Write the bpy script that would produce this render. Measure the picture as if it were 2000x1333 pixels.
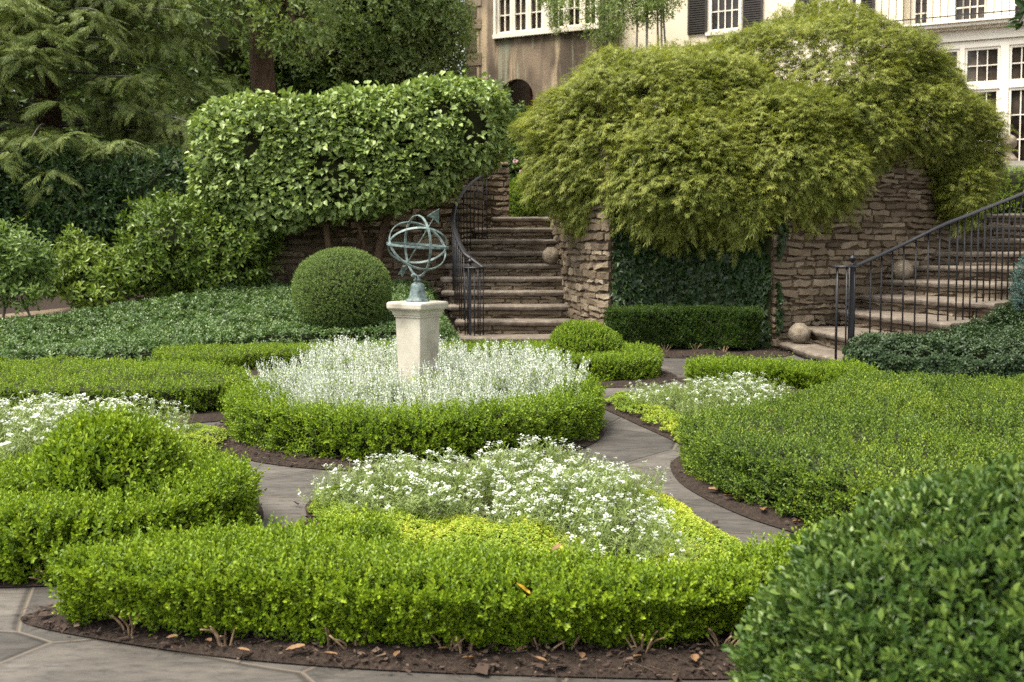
import bpy, math, random
import numpy as np
from mathutils import Vector, Matrix

for o in list(bpy.data.objects):
    bpy.data.objects.remove(o)
SC = bpy.context.scene
COL = SC.collection
R = math.radians

# ------------------------------------------------------------------ camera, sky, sun, exposure
F = 1944.0                                   # focal length in pixels of a 2000 px wide frame (35 mm lens)
cam_data = bpy.data.cameras.new('camera')
cam_data.lens = 35.0
cam_data.sensor_width = 36.0
cam_data.shift_y = -0.04
cam_data.clip_start = 0.05
cam_data.clip_end = 500
cam_data.dof.use_dof = True
cam_data.dof.focus_distance = 5.2
cam_data.dof.aperture_fstop = 4.5
cam = bpy.data.objects.new('camera', cam_data)
COL.objects.link(cam)
CAM = np.array([0.0, 0.0, 1.2])
cam.location = CAM
cam.rotation_euler = (R(90 - 3.0), 0, 0)
SC.camera = cam

SUN_EL, SUN_AZ = R(64), R(-122)               # azimuth measured from +Y towards +X
W = bpy.data.worlds.new('World')
SC.world = W
W.use_nodes = True
wn, wl = W.node_tree.nodes, W.node_tree.links
wn.clear()
sky = wn.new('ShaderNodeTexSky')
sky.sky_type = 'NISHITA'
sky.sun_disc = False
sky.sun_elevation = SUN_EL
sky.sun_rotation = SUN_AZ
sky.dust_density = 3.0
hsv = wn.new('ShaderNodeHueSaturation')
hsv.inputs['Saturation'].default_value = 0.08
bg = wn.new('ShaderNodeBackground')
bg.inputs['Strength'].default_value = 0.14
wo = wn.new('ShaderNodeOutputWorld')
wl.new(sky.outputs[0], hsv.inputs['Color'])
wl.new(hsv.outputs[0], bg.inputs['Color'])
wl.new(bg.outputs[0], wo.inputs['Surface'])

sun_data = bpy.data.lights.new('sun', 'SUN')
sun_data.energy = 2.6
sun_data.angle = R(28)
sun_data.color = (1.0, 0.91, 0.76)
sun = bpy.data.objects.new('sun', sun_data)
COL.objects.link(sun)
sdir = Vector((math.sin(SUN_AZ) * math.cos(SUN_EL), math.cos(SUN_AZ) * math.cos(SUN_EL), math.sin(SUN_EL)))
sun.rotation_euler = sdir.to_track_quat('Z', 'Y').to_euler()

SC.view_settings.view_transform = 'Standard'
SC.view_settings.look = 'None'
SC.view_settings.exposure = 1.42
SC.view_settings.gamma = 1.0
SC.render.engine = 'CYCLES'
SC.cycles.max_bounces = 6
SC.cycles.diffuse_bounces = 3
SC.cycles.glossy_bounces = 2
SC.cycles.transmission_bounces = 4
SC.cycles.transparent_max_bounces = 6
SC.cycles.use_denoising = False
SC.cycles.sample_clamp_indirect = 6.0

rng = np.random.default_rng(11)
random.seed(11)

# ------------------------------------------------------------------ materials
def new_mat(name):
    m = bpy.data.materials.new(name)
    m.use_nodes = True
    n = m.node_tree.nodes
    n.clear()
    out = n.new('ShaderNodeOutputMaterial')
    return m, n, m.node_tree.links, out

def ramp(n, stops):
    r = n.new('ShaderNodeValToRGB')
    els = r.color_ramp.elements
    while len(els) < len(stops):
        els.new(0.5)
    for e, (p, c) in zip(els, stops):
        e.position = p
        e.color = (*c, 1)
    return r

def leaf_mat(name, lo, mid, hi, trans=0.3, rough=0.45, patch=0.25, patch_scale=2.5, spec=0.35):
    """A leaf: colour by the leaf's own random tone, with larger patches of growth."""
    m, n, l, out = new_mat(name)
    at = n.new('ShaderNodeAttribute'); at.attribute_name = 'tone'
    geo = n.new('ShaderNodeNewGeometry')
    nz = n.new('ShaderNodeTexNoise'); nz.inputs['Scale'].default_value = patch_scale; nz.inputs['Detail'].default_value = 2
    l.new(geo.outputs['Position'], nz.inputs['Vector'])
    ma = n.new('ShaderNodeMath'); ma.operation = 'MULTIPLY_ADD'
    ma.inputs[1].default_value = patch * 2; ma.inputs[2].default_value = -patch
    l.new(nz.outputs['Fac'], ma.inputs[0])
    ad = n.new('ShaderNodeMath'); ad.operation = 'ADD'; ad.use_clamp = True
    l.new(at.outputs['Fac'], ad.inputs[0]); l.new(ma.outputs[0], ad.inputs[1])
    gain = 1.45
    lo, mid, hi = [tuple(min(0.9, v * gain) if max(hi) < 0.45 else v for v in c) for c in (lo, mid, hi)]
    rp = ramp(n, [(0.0, lo), (0.5, mid), (1.0, hi)])
    l.new(ad.outputs[0], rp.inputs['Fac'])
    p = n.new('ShaderNodeBsdfPrincipled')
    p.inputs['Roughness'].default_value = rough
    p.inputs['Specular IOR Level'].default_value = spec
    l.new(rp.outputs[0], p.inputs['Base Color'])
    t = n.new('ShaderNodeBsdfTranslucent')
    mixc = n.new('ShaderNodeMixRGB'); mixc.blend_type = 'MULTIPLY'; mixc.inputs[0].default_value = 1.0
    mixc.inputs[2].default_value = (1.15, 1.15, 0.6, 1) if max(hi) < 0.7 else (1, 1, 1, 1)
    l.new(rp.outputs[0], mixc.inputs[1]); l.new(mixc.outputs[0], t.inputs['Color'])
    mx = n.new('ShaderNodeMixShader'); mx.inputs[0].default_value = trans
    l.new(p.outputs[0], mx.inputs[1]); l.new(t.outputs[0], mx.inputs[2])
    l.new(mx.outputs[0], out.inputs['Surface'])
    return m

def rough_mat(name, stops, scale=6.0, detail=8.0, rough=0.85, bump=0.3, bump_scale=40.0, tone_mix=0.0, stretch=(1, 1, 1), spec=0.3, dist=0.01):
    m, n, l, out = new_mat(name)
    geo = n.new('ShaderNodeNewGeometry')
    mp = n.new('ShaderNodeMapping'); mp.inputs['Scale'].default_value = stretch
    l.new(geo.outputs['Position'], mp.inputs['Vector'])
    nz = n.new('ShaderNodeTexNoise'); nz.inputs['Scale'].default_value = scale; nz.inputs['Detail'].default_value = detail
    nz.inputs['Roughness'].default_value = 0.65
    l.new(mp.outputs[0], nz.inputs['Vector'])
    fac = nz.outputs['Fac']
    if tone_mix:
        at = n.new('ShaderNodeAttribute'); at.attribute_name = 'tone'
        mx = n.new('ShaderNodeMix'); mx.data_type = 'FLOAT'; mx.inputs[0].default_value = tone_mix
        l.new(fac, mx.inputs[2]); l.new(at.outputs['Fac'], mx.inputs[3])
        fac = mx.outputs[0]
    rp = ramp(n, stops)
    l.new(fac, rp.inputs['Fac'])
    p = n.new('ShaderNodeBsdfPrincipled')
    p.inputs['Roughness'].default_value = rough
    p.inputs['Specular IOR Level'].default_value = spec
    l.new(rp.outputs[0], p.inputs['Base Color'])
    if bump:
        n2 = n.new('ShaderNodeTexNoise'); n2.inputs['Scale'].default_value = bump_scale; n2.inputs['Detail'].default_value = 6
        l.new(mp.outputs[0], n2.inputs['Vector'])
        b = n.new('ShaderNodeBump'); b.inputs['Strength'].default_value = bump; b.inputs['Distance'].default_value = dist
        l.new(n2.outputs['Fac'], b.inputs['Height']); l.new(b.outputs[0], p.inputs['Normal'])
    l.new(p.outputs[0], out.inputs['Surface'])
    return m

def plain(name, col, rough=0.5, metal=0.0, spec=0.5):
    return rough_mat(name, [(0.3, tuple(c * 0.85 for c in col)), (0.7, tuple(min(1, c * 1.1) for c in col))], scale=9, rough=rough, bump=0.08, spec=spec)

M = {}
M['box'] = leaf_mat('boxwood_bright', (0.024, 0.052, 0.004), (0.092, 0.150, 0.007), (0.205, 0.275, 0.018), trans=0.26, patch=0.12)
M['box_right'] = leaf_mat('boxwood_dull', (0.022, 0.046, 0.007), (0.074, 0.122, 0.012), (0.185, 0.235, 0.020), trans=0.26, patch=0.34, patch_scale=1.7)
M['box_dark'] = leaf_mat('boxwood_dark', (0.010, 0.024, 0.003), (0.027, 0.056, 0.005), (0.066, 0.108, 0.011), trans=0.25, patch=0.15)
M['ball'] = leaf_mat('boxwood_grey_green', (0.028, 0.054, 0.012), (0.078, 0.122, 0.028), (0.150, 0.205, 0.058), trans=0.25, patch=0.15)
M['shrub_dark'] = leaf_mat('boxwood_deep', (0.014, 0.033, 0.006), (0.040, 0.078, 0.015), (0.112, 0.162, 0.032), trans=0.25, patch=0.12, rough=0.4)
M['cover'] = leaf_mat('ground_cover_leaf', (0.018, 0.040, 0.010), (0.058, 0.105, 0.028), (0.150, 0.215, 0.062), trans=0.22, rough=0.38, patch=0.15, spec=0.5)
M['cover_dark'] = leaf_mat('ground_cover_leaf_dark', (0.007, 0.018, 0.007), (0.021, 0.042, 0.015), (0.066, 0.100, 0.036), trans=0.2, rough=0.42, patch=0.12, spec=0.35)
M['camellia'] = leaf_mat('glossy_shrub_leaf', (0.022, 0.044, 0.007), (0.066, 0.108, 0.014), (0.170, 0.225, 0.032), trans=0.2, rough=0.40, patch=0.12, spec=0.4)
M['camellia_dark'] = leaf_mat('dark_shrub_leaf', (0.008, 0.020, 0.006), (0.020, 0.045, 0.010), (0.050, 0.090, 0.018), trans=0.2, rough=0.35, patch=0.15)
M['camellia_pale'] = leaf_mat('pale_shrub_leaf', (0.040, 0.074, 0.018), (0.095, 0.148, 0.038), (0.190, 0.255, 0.075), trans=0.3, rough=0.4, patch=0.12)
M['vine'] = leaf_mat('broad_heart_leaf', (0.042, 0.074, 0.018), (0.130, 0.185, 0.052), (0.270, 0.335, 0.115), trans=0.25, rough=0.38, patch=0.1, spec=0.45)
M['hemlock'] = leaf_mat('hemlock_needles', (0.036, 0.058, 0.015), (0.108, 0.142, 0.036), (0.225, 0.255, 0.078), trans=0.2, rough=0.5, patch=0.25, patch_scale=1.0)
M['maple'] = leaf_mat('lace_maple_leaf', (0.047, 0.065, 0.010), (0.144, 0.168, 0.027), (0.285, 0.298, 0.074), trans=0.35, rough=0.5, patch=0.25, patch_scale=1.3)
M['tree'] = leaf_mat('broad_tree_leaf', (0.090, 0.140, 0.042), (0.230, 0.310, 0.105), (0.400, 0.470, 0.200), trans=0.35, rough=0.4, patch=0.25, patch_scale=0.9)
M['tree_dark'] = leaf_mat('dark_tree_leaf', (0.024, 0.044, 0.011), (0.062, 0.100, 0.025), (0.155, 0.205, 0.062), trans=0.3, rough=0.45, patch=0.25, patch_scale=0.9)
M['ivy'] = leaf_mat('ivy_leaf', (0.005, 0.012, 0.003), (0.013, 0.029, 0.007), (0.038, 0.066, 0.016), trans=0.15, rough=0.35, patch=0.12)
M['spruce'] = leaf_mat('blue_needles', (0.02, 0.04, 0.035), (0.04, 0.08, 0.07), (0.09, 0.14, 0.12), trans=0.1)
M['sedum'] = leaf_mat('golden_sedum', (0.07, 0.12, 0.010), (0.17, 0.24, 0.022), (0.36, 0.36, 0.035), trans=0.3, patch=0.25, patch_scale=5)
M['herb'] = leaf_mat('feathery_herb_leaf', (0.070, 0.105, 0.026), (0.150, 0.200, 0.062), (0.270, 0.320, 0.135), trans=0.35, patch=0.12)
M['petal'] = leaf_mat('white_petal', (0.40, 0.45, 0.37), (0.60, 0.64, 0.58), (0.74, 0.76, 0.72), trans=0.3, patch=0.05, rough=0.6, spec=0.2)
M['pink'] = leaf_mat('pink_petal', (0.6, 0.35, 0.38), (0.75, 0.5, 0.52), (0.8, 0.6, 0.62), trans=0.3)
M['twig'] = rough_mat('shaded_twiggy_inside', [(0.3, (0.012, 0.015, 0.005)), (0.7, (0.032, 0.036, 0.011))], scale=30, rough=1.0, bump=0)  # inner twigs; shade between the leaves is put into the dark colour
M['stem'] = rough_mat('pale_stem_bark', [(0.3, (0.16, 0.10, 0.055)), (0.7, (0.36, 0.26, 0.16))], scale=60, rough=0.9, bump=0.4)
M['bark'] = rough_mat('brown_bark', [(0.3, (0.055, 0.035, 0.022)), (0.7, (0.15, 0.095, 0.06))], scale=8, rough=0.95, bump=0.8, stretch=(4, 4, 0.6), dist=0.03)
M['grey_bark'] = rough_mat('grey_bark', [(0.3, (0.10, 0.09, 0.07)), (0.7, (0.26, 0.24, 0.20))], scale=14, rough=0.9, bump=0.5)
M['soil'] = rough_mat('dark_mulch', [(0.3, (0.014, 0.0095, 0.007)), (0.6, (0.040, 0.027, 0.020)), (0.8, (0.085, 0.062, 0.046))], scale=38, rough=1.0, bump=1.0, bump_scale=70, dist=0.02)
M['bare'] = rough_mat('bare_tan_earth', [(0.3, (0.12, 0.088, 0.06)), (0.7, (0.20, 0.155, 0.108))], scale=8, rough=1.0, bump=0.5)
M['chip'] = rough_mat('mulch_chip', [(0.0, (0.016, 0.010, 0.008)), (0.5, (0.055, 0.036, 0.027)), (1.0, (0.20, 0.145, 0.105))], scale=30, rough=0.95, bump=0, tone_mix=0.85)
M['dead'] = rough_mat('dry_brown_leaf', [(0.2, (0.12, 0.065, 0.032)), (0.8, (0.26, 0.155, 0.08))], scale=50, rough=0.7, bump=0.2)
M['yellow'] = rough_mat('yellow_leaf', [(0.2, (0.45, 0.25, 0.02)), (0.8, (0.55, 0.36, 0.04))], scale=50, rough=0.6, bump=0.2)
M['wall'] = rough_mat('stacked_stone', [(0.12, (0.050, 0.038, 0.026)), (0.36, (0.130, 0.098, 0.064)), (0.62, (0.215, 0.168, 0.115)), (0.88, (0.37, 0.31, 0.23))], scale=14, rough=0.92, bump=0.8, bump_scale=45, tone_mix=0.6, dist=0.02)
M['mortar'] = rough_mat('recessed_mortar', [(0.3, (0.055, 0.040, 0.026)), (0.7, (0.16, 0.115, 0.075))], scale=8, rough=1.0, bump=0.8)
M['slab'] = rough_mat('stair_slab', [(0.25, (0.078, 0.063, 0.049)), (0.5, (0.148, 0.123, 0.098)), (0.75, (0.245, 0.210, 0.172))], scale=7, rough=0.88, bump=0.6, bump_scale=36, dist=0.012)
M['limestone'] = rough_mat('cast_limestone', [(0.30, (0.24, 0.218, 0.175)), (0.5, (0.41, 0.38, 0.315)), (0.75, (0.51, 0.48, 0.41))], scale=5, rough=0.9, bump=0.35, bump_scale=90, dist=0.004)
M['ballstone'] = rough_mat('pitted_stone', [(0.3, (0.10, 0.082, 0.060)), (0.5, (0.21, 0.175, 0.130)), (0.75, (0.33, 0.285, 0.22))], scale=16, rough=0.95, bump=1.0, bump_scale=60, dist=0.012)
M['bronze'] = rough_mat('verdigris_bronze', [(0.30, (0.030, 0.038, 0.037)), (0.46, (0.085, 0.120, 0.118)), (0.60, (0.17, 0.232, 0.225)), (0.8, (0.33, 0.40, 0.385))], scale=28, rough=0.55, bump=0.25, bump_scale=90, spec=0.5)
M['iron'] = rough_mat('black_painted_iron', [(0.3, (0.007, 0.007, 0.009)), (0.7, (0.016, 0.016, 0.020))], scale=30, rough=0.45, bump=0.1, spec=0.4)
M['cream'] = rough_mat('cream_stucco', [(0.3, (0.76, 0.66, 0.49)), (0.7, (0.84, 0.76, 0.60))], scale=1.5, rough=0.9, bump=0.15, bump_scale=60)
M['trim'] = rough_mat('cream_paint', [(0.3, (0.76, 0.69, 0.57)), (0.7, (0.84, 0.79, 0.68))], scale=3, rough=0.55, bump=0.03)
M['shutter'] = rough_mat('dark_shutter_paint', [(0.3, (0.03, 0.025, 0.022)), (0.7, (0.055, 0.048, 0.042))], scale=10, rough=0.5, bump=0.1)
M['interior'] = rough_mat('dim_interior', [(0.3, (0.10, 0.08, 0.06)), (0.7, (0.2, 0.16, 0.12))], scale=2, rough=0.9, bump=0)
M['woodred'] = rough_mat('red_wood', [(0.3, (0.12, 0.035, 0.012)), (0.7, (0.26, 0.085, 0.03))], scale=12, rough=0.5, bump=0.1, stretch=(6, 6, 0.5))

def glass_mat():
    m, n, l, out = new_mat('window_glass')
    p = n.new('ShaderNodeBsdfPrincipled')
    nz = n.new('ShaderNodeTexNoise'); nz.inputs['Scale'].default_value = 1.4; nz.inputs['Detail'].default_value = 3
    geo = n.new('ShaderNodeNewGeometry'); l.new(geo.outputs['Position'], nz.inputs['Vector'])
    rp = ramp(n, [(0.35, (0.012, 0.009, 0.007)), (0.6, (0.055, 0.043, 0.033)), (0.75, (0.14, 0.11, 0.085))])
    l.new(nz.outputs['Fac'], rp.inputs['Fac']); l.new(rp.outputs[0], p.inputs['Base Color'])
    p.inputs['Roughness'].default_value = 0.04
    p.inputs['Specular IOR Level'].default_value = 0.35
    l.new(p.outputs[0], out.inputs['Surface'])
    return m
M['glass'] = glass_mat()

def stucco_mat():
    """Old brown stucco with pale and greenish run-off streaks."""
    m, n, l, out = new_mat('weathered_brown_stucco')
    tc = n.new('ShaderNodeTexCoord')
    def noise(scale, st, detail=6):
        mp = n.new('ShaderNodeMapping'); mp.inputs['Scale'].default_value = st
        l.new(tc.outputs['Object'], mp.inputs['Vector'])
        z = n.new('ShaderNodeTexNoise'); z.inputs['Scale'].default_value = scale; z.inputs['Detail'].default_value = detail
        l.new(mp.outputs[0], z.inputs['Vector'])
        return z.outputs['Fac']
    base = ramp(n, [(0.32, (0.075, 0.056, 0.040)), (0.5, (0.145, 0.108, 0.076)), (0.68, (0.25, 0.19, 0.132))])
    l.new(noise(1.6, (1, 1, 0.6)), base.inputs['Fac'])
    pale = ramp(n, [(0.54, (0, 0, 0)), (0.66, (1, 1, 1))])
    l.new(noise(3.2, (1.6, 1, 0.16)), pale.inputs['Fac'])
    mx = n.new('ShaderNodeMixRGB'); l.new(pale.outputs[0], mx.inputs[0]); l.new(base.outputs[0], mx.inputs[1])
    mx.inputs[2].default_value = (0.46, 0.36, 0.23, 1)
    green = ramp(n, [(0.57, (0, 0, 0)), (0.66, (0.75, 0.75, 0.75))])
    l.new(noise(2.7, (2.2, 1, 0.2)), green.inputs['Fac'])
    mx2 = n.new('ShaderNodeMixRGB'); l.new(green.outputs[0], mx2.inputs[0]); l.new(mx.outputs[0], mx2.inputs[1])
    mx2.inputs[2].default_value = (0.30, 0.31, 0.22, 1)
    dark = ramp(n, [(0.55, (0, 0, 0)), (0.72, (0.7, 0.7, 0.7))])
    l.new(noise(2.0, (2.6, 1, 0.3)), dark.inputs['Fac'])
    mx3 = n.new('ShaderNodeMixRGB'); l.new(dark.outputs[0], mx3.inputs[0]); l.new(mx2.outputs[0], mx3.inputs[1])
    mx3.inputs[2].default_value = (0.085, 0.07, 0.06, 1)
    p = n.new('ShaderNodeBsdfPrincipled'); p.inputs['Roughness'].default_value = 0.95
    l.new(mx3.outputs[0], p.inputs['Base Color'])
    b = n.new('ShaderNodeBump'); b.inputs['Strength'].default_value = 0.4; b.inputs['Distance'].default_value = 0.02
    l.new(noise(25, (1, 1, 1)), b.inputs['Height']); l.new(b.outputs[0], p.inputs['Normal'])
    l.new(p.outputs[0], out.inputs['Surface'])
    return m
M['stucco'] = stucco_mat()

def flag_mat():
    """Irregular flagstones with mortar joints."""
    m, n, l, out = new_mat('flagstone_paving')
    geo = n.new('ShaderNodeNewGeometry')
    wz = n.new('ShaderNodeTexNoise'); wz.inputs['Scale'].default_value = 1.3; wz.inputs['Detail'].default_value = 2
    l.new(geo.outputs['Position'], wz.inputs['Vector'])
    wm = n.new('ShaderNodeMixRGB'); wm.blend_type = 'LINEAR_LIGHT'; wm.inputs[0].default_value = 0.035
    l.new(geo.outputs['Position'], wm.inputs[1]); l.new(wz.outputs['Color'], wm.inputs[2])
    mp = n.new('ShaderNodeMapping'); mp.inputs['Scale'].default_value = (1.0, 1.35, 0.0); mp.inputs['Rotation'].default_value = (0, 0, 0.5)
    l.new(wm.outputs[0], mp.inputs['Vector'])
    ve = n.new('ShaderNodeTexVoronoi'); ve.voronoi_dimensions = '2D'; ve.feature = 'DISTANCE_TO_EDGE'; ve.inputs['Scale'].default_value = 1.35; ve.inputs['Randomness'].default_value = 0.85
    vc = n.new('ShaderNodeTexVoronoi'); vc.voronoi_dimensions = '2D'; vc.feature = 'F1'; vc.inputs['Scale'].default_value = 1.35; vc.inputs['Randomness'].default_value = 0.85
    l.new(mp.outputs[0], ve.inputs['Vector']); l.new(mp.outputs[0], vc.inputs['Vector'])
    nz = n.new('ShaderNodeTexNoise'); nz.inputs['Scale'].default_value = 5; nz.inputs['Detail'].default_value = 9; nz.inputs['Roughness'].default_value = 0.7
    m2 = n.new('ShaderNodeMapping'); m2.inputs['Scale'].default_value = (0.55, 1.6, 1); m2.inputs['Rotation'].default_value = (0, 0, 0.3)
    l.new(geo.outputs['Position'], m2.inputs['Vector']); l.new(m2.outputs[0], nz.inputs['Vector'])
    stone = ramp(n, [(0.28, (0.027, 0.024, 0.021)), (0.45, (0.058, 0.052, 0.045)), (0.6, (0.086, 0.077, 0.067)), (0.75, (0.130, 0.117, 0.100))])
    mix = n.new('ShaderNodeMix'); mix.data_type = 'FLOAT'; mix.inputs[0].default_value = 0.28
    sep = n.new('ShaderNodeSeparateColor'); l.new(vc.outputs['Color'], sep.inputs[0])
    l.new(nz.outputs['Fac'], mix.inputs[2]); l.new(sep.outputs[0], mix.inputs[3])
    l.new(mix.outputs[0], stone.inputs['Fac'])
    joint = ramp(n, [(0.006, (1, 1, 1)), (0.013, (0, 0, 0))])
    l.new(ve.outputs['Distance'], joint.inputs['Fac'])
    rim = ramp(n, [(0.010, (0.45, 0.45, 0.45)), (0.05, (1, 1, 1))])      # darker along the edges of each stone
    l.new(ve.outputs['Distance'], rim.inputs['Fac'])
    blot = n.new('ShaderNodeTexNoise'); blot.inputs['Scale'].default_value = 17; blot.inputs['Detail'].default_value = 10; blot.inputs['Roughness'].default_value = 0.75
    l.new(m2.outputs[0], blot.inputs['Vector'])
    br = ramp(n, [(0.34, (0.45, 0.45, 0.45)), (0.50, (1, 1, 1)), (0.70, (1.3, 1.25, 1.2))])
    l.new(blot.outputs['Fac'], br.inputs['Fac'])
    mu = n.new('ShaderNodeMixRGB'); mu.blend_type = 'MULTIPLY'; mu.inputs[0].default_value = 1.0
    l.new(stone.outputs[0], mu.inputs[1]); l.new(br.outputs[0], mu.inputs[2])
    mu2 = n.new('ShaderNodeMixRGB'); mu2.blend_type = 'MULTIPLY'; mu2.inputs[0].default_value = 0.8
    l.new(mu.outputs[0], mu2.inputs[1]); l.new(rim.outputs[0], mu2.inputs[2])
    mx = n.new('ShaderNodeMixRGB'); l.new(joint.outputs[0], mx.inputs[0]); l.new(mu2.outputs[0], mx.inputs[1])
    mx.inputs[2].default_value = (0.105, 0.086, 0.065, 1)
    p = n.new('ShaderNodeBsdfPrincipled'); p.inputs['Roughness'].default_value = 0.8
    l.new(mx.outputs[0], p.inputs['Base Color'])
    hb = ramp(n, [(0.0, (0, 0, 0)), (0.03, (1, 1, 1))]); l.new(ve.outputs['Distance'], hb.inputs['Fac'])
    ad = n.new('ShaderNodeMath'); ad.operation = 'MULTIPLY_ADD'; ad.inputs[1].default_value = 0.45
    l.new(nz.outputs['Fac'], ad.inputs[0]); l.new(hb.outputs[0], ad.inputs[2])
    b = n.new('ShaderNodeBump'); b.inputs['Strength'].default_value = 0.7; b.inputs['Distance'].default_value = 0.012
    l.new(ad.outputs[0], b.inputs['Height']); l.new(b.outputs[0], p.inputs['Normal'])
    l.new(p.outputs[0], out.inputs['Surface'])
    return m
M['flag'] = flag_mat()

# ------------------------------------------------------------------ object helpers
def tag(o, label=None, cat=None, group=None, kind=None):
    if label: o['label'] = label
    if cat: o['category'] = cat
    if group: o['group'] = group
    if kind: o['kind'] = kind
    return o

def empty(name, loc=(0, 0, 0), rz=0.0):
    o = bpy.data.objects.new(name, None)
    o.empty_display_size = 0.1
    o.location = loc
    o.rotation_euler = (0, 0, rz)
    COL.objects.link(o)
    return o

def link_mesh(name, me, parent=None):
    o = bpy.data.objects.new(name, me)
    COL.objects.link(o)
    if parent is not None:
        o.parent = parent
        if parent.type == 'EMPTY':                # meshes of static scenery are written in world space
            o.matrix_parent_inverse = (Matrix.Translation(parent.location) @ parent.rotation_euler.to_matrix().to_4x4()).inverted() if not parent.get('_local') else Matrix()
    return o

class Chunk:
    """Quads with a tone per vertex and a material per face, collected into one mesh."""
    def __init__(self):
        self.V, self.Q, self.T, self.MI, self.n = [], [], [], [], 0
    def add(self, V, Q, T=0.5, mi=0):
        V = np.asarray(V, float).reshape(-1, 3); Q = np.asarray(Q, np.int64).reshape(-1, 4)
        self.V.append(V); self.Q.append(Q + self.n)
        self.T.append(np.broadcast_to(np.asarray(T, float), (len(V),)))
        self.MI.append(np.broadcast_to(np.asarray(mi, np.int32), (len(Q),)))
        self.n += len(V)
        return self
    def build(self, name, mats, parent=None, smooth=False):
        V = np.concatenate(self.V); Q = np.concatenate(self.Q); T = np.concatenate(self.T); MI = np.concatenate(self.MI)
        me = bpy.data.meshes.new(name)
        me.vertices.add(len(V)); me.vertices.foreach_set('co', V.astype(np.float32).ravel())
        tri = Q[:, 2] == Q[:, 3]
        cnt = np.where(tri, 3, 4).astype(np.int32)
        st = np.concatenate([[0], np.cumsum(cnt)[:-1]]).astype(np.int32)
        mask = np.ones(Q.shape, bool); mask[tri, 3] = False
        lv = Q[mask].astype(np.int32)
        me.loops.add(len(lv)); me.loops.foreach_set('vertex_index', lv)
        me.polygons.add(len(Q)); me.polygons.foreach_set('loop_start', st); me.polygons.foreach_set('loop_total', cnt)
        me.polygons.foreach_set('material_index', MI.astype(np.int32))
        me.polygons.foreach_set('use_smooth', np.full(len(Q), smooth))
        a = me.attributes.new('tone', 'FLOAT', 'POINT')
        a.data.foreach_set('value', np.clip(T, 0, 1).astype(np.float32))
        for k in (mats if isinstance(mats, (list, tuple)) else [mats]):
            me.materials.append(M[k])
        me.update(calc_edges=True)
        return link_mesh(name, me, parent)
    # simple solids -------------------------------------------------
    def box(self, x0, x1, y0, y1, z0, z1, mi=0, T=0.5):
        V = [(x, y, z) for z in (z0, z1) for y in (y0, y1) for x in (x0, x1)]
        Q = [(0, 2, 3, 1), (4, 5, 7, 6), (0, 1, 5, 4), (2, 6, 7, 3), (0, 4, 6, 2), (1, 3, 7, 5)]
        return self.add(V, Q, T, mi)
    def tube(self, P, rad, n=8, mi=0, T=0.5, cap=True):
        P = np.asarray(P, float); k = len(P)
        rad = np.broadcast_to(np.asarray(rad, float), (k,))
        t = np.gradient(P, axis=0); t /= np.linalg.norm(t, axis=1)[:, None] + 1e-9
        ref = np.array([0, 0, 1.0]) if abs(t[:, 2]).mean() < 0.8 else np.array([1.0, 0, 0])
        u = np.cross(t, ref); u /= np.linalg.norm(u, axis=1)[:, None] + 1e-9
        v = np.cross(t, u)
        a = np.arange(n) * 2 * math.pi / n
        V = P[:, None] + rad[:, None, None] * (np.cos(a)[None, :, None] * u[:, None] + np.sin(a)[None, :, None] * v[:, None])
        i, j = np.meshgrid(np.arange(k - 1), np.arange(n), indexing='ij')
        j2 = (j + 1) % n
        Q = np.stack([i * n + j, i * n + j2, (i + 1) * n + j2, (i + 1) * n + j], -1).reshape(-1, 4)
        V = V.reshape(-1, 3)
        if cap:
            V = np.vstack([V, P[0], P[-1]])
            c0, c1 = k * n, k * n + 1
            jj = np.arange(n); jn = (jj + 1) % n
            Q = np.vstack([Q, np.stack([np.full(n, c0), jn, jj, jj], -1), np.stack([np.full(n, c1), (k - 1) * n + jj, (k - 1) * n + jn, (k - 1) * n + jn], -1)])
        return self.add(V, Q, T, mi)
    def lathe(self, prof, c=(0, 0, 0), n=40, mi=0, T=0.5):
        prof = np.asarray(prof, float); k = len(prof)
        a = np.arange(n) * 2 * math.pi / n
        V = np.stack([prof[:, 0, None] * np.cos(a), prof[:, 0, None] * np.sin(a), np.repeat(prof[:, 1, None], n, 1)], -1) + np.asarray(c, float)
        i, j = np.meshgrid(np.arange(k - 1), np.arange(n), indexing='ij'); j2 = (j + 1) % n
        Q = np.stack([i * n + j, i * n + j2, (i + 1) * n + j2, (i + 1) * n + j], -1).reshape(-1, 4)
        return self.add(V.reshape(-1, 3), Q, T, mi)
    def grid(self, G, T=0.5, mi=0):
        G = np.asarray(G, float); a, b = G.shape[:2]
        i, j = np.meshgrid(np.arange(a - 1), np.arange(b - 1), indexing='ij')
        Q = np.stack([i * b + j, (i + 1) * b + j, (i + 1) * b + j + 1, i * b + j + 1], -1).reshape(-1, 4)
        return self.add(G.reshape(-1, 3), Q, T, mi)

# ------------------------------------------------------------------ noise, outlines, frames
def wob(P, f, seed=0):
    """Smooth pseudo-random field in about -1..1."""
    r = np.random.default_rng(seed)
    s = 0
    for k in range(6):
        d = r.normal(size=P.shape[1]); d *= f * r.uniform(0.6, 1.7) / np.linalg.norm(d)
        s = s + np.sin(P @ d + r.uniform(0, 6.28))
    return s / 3.2

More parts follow.
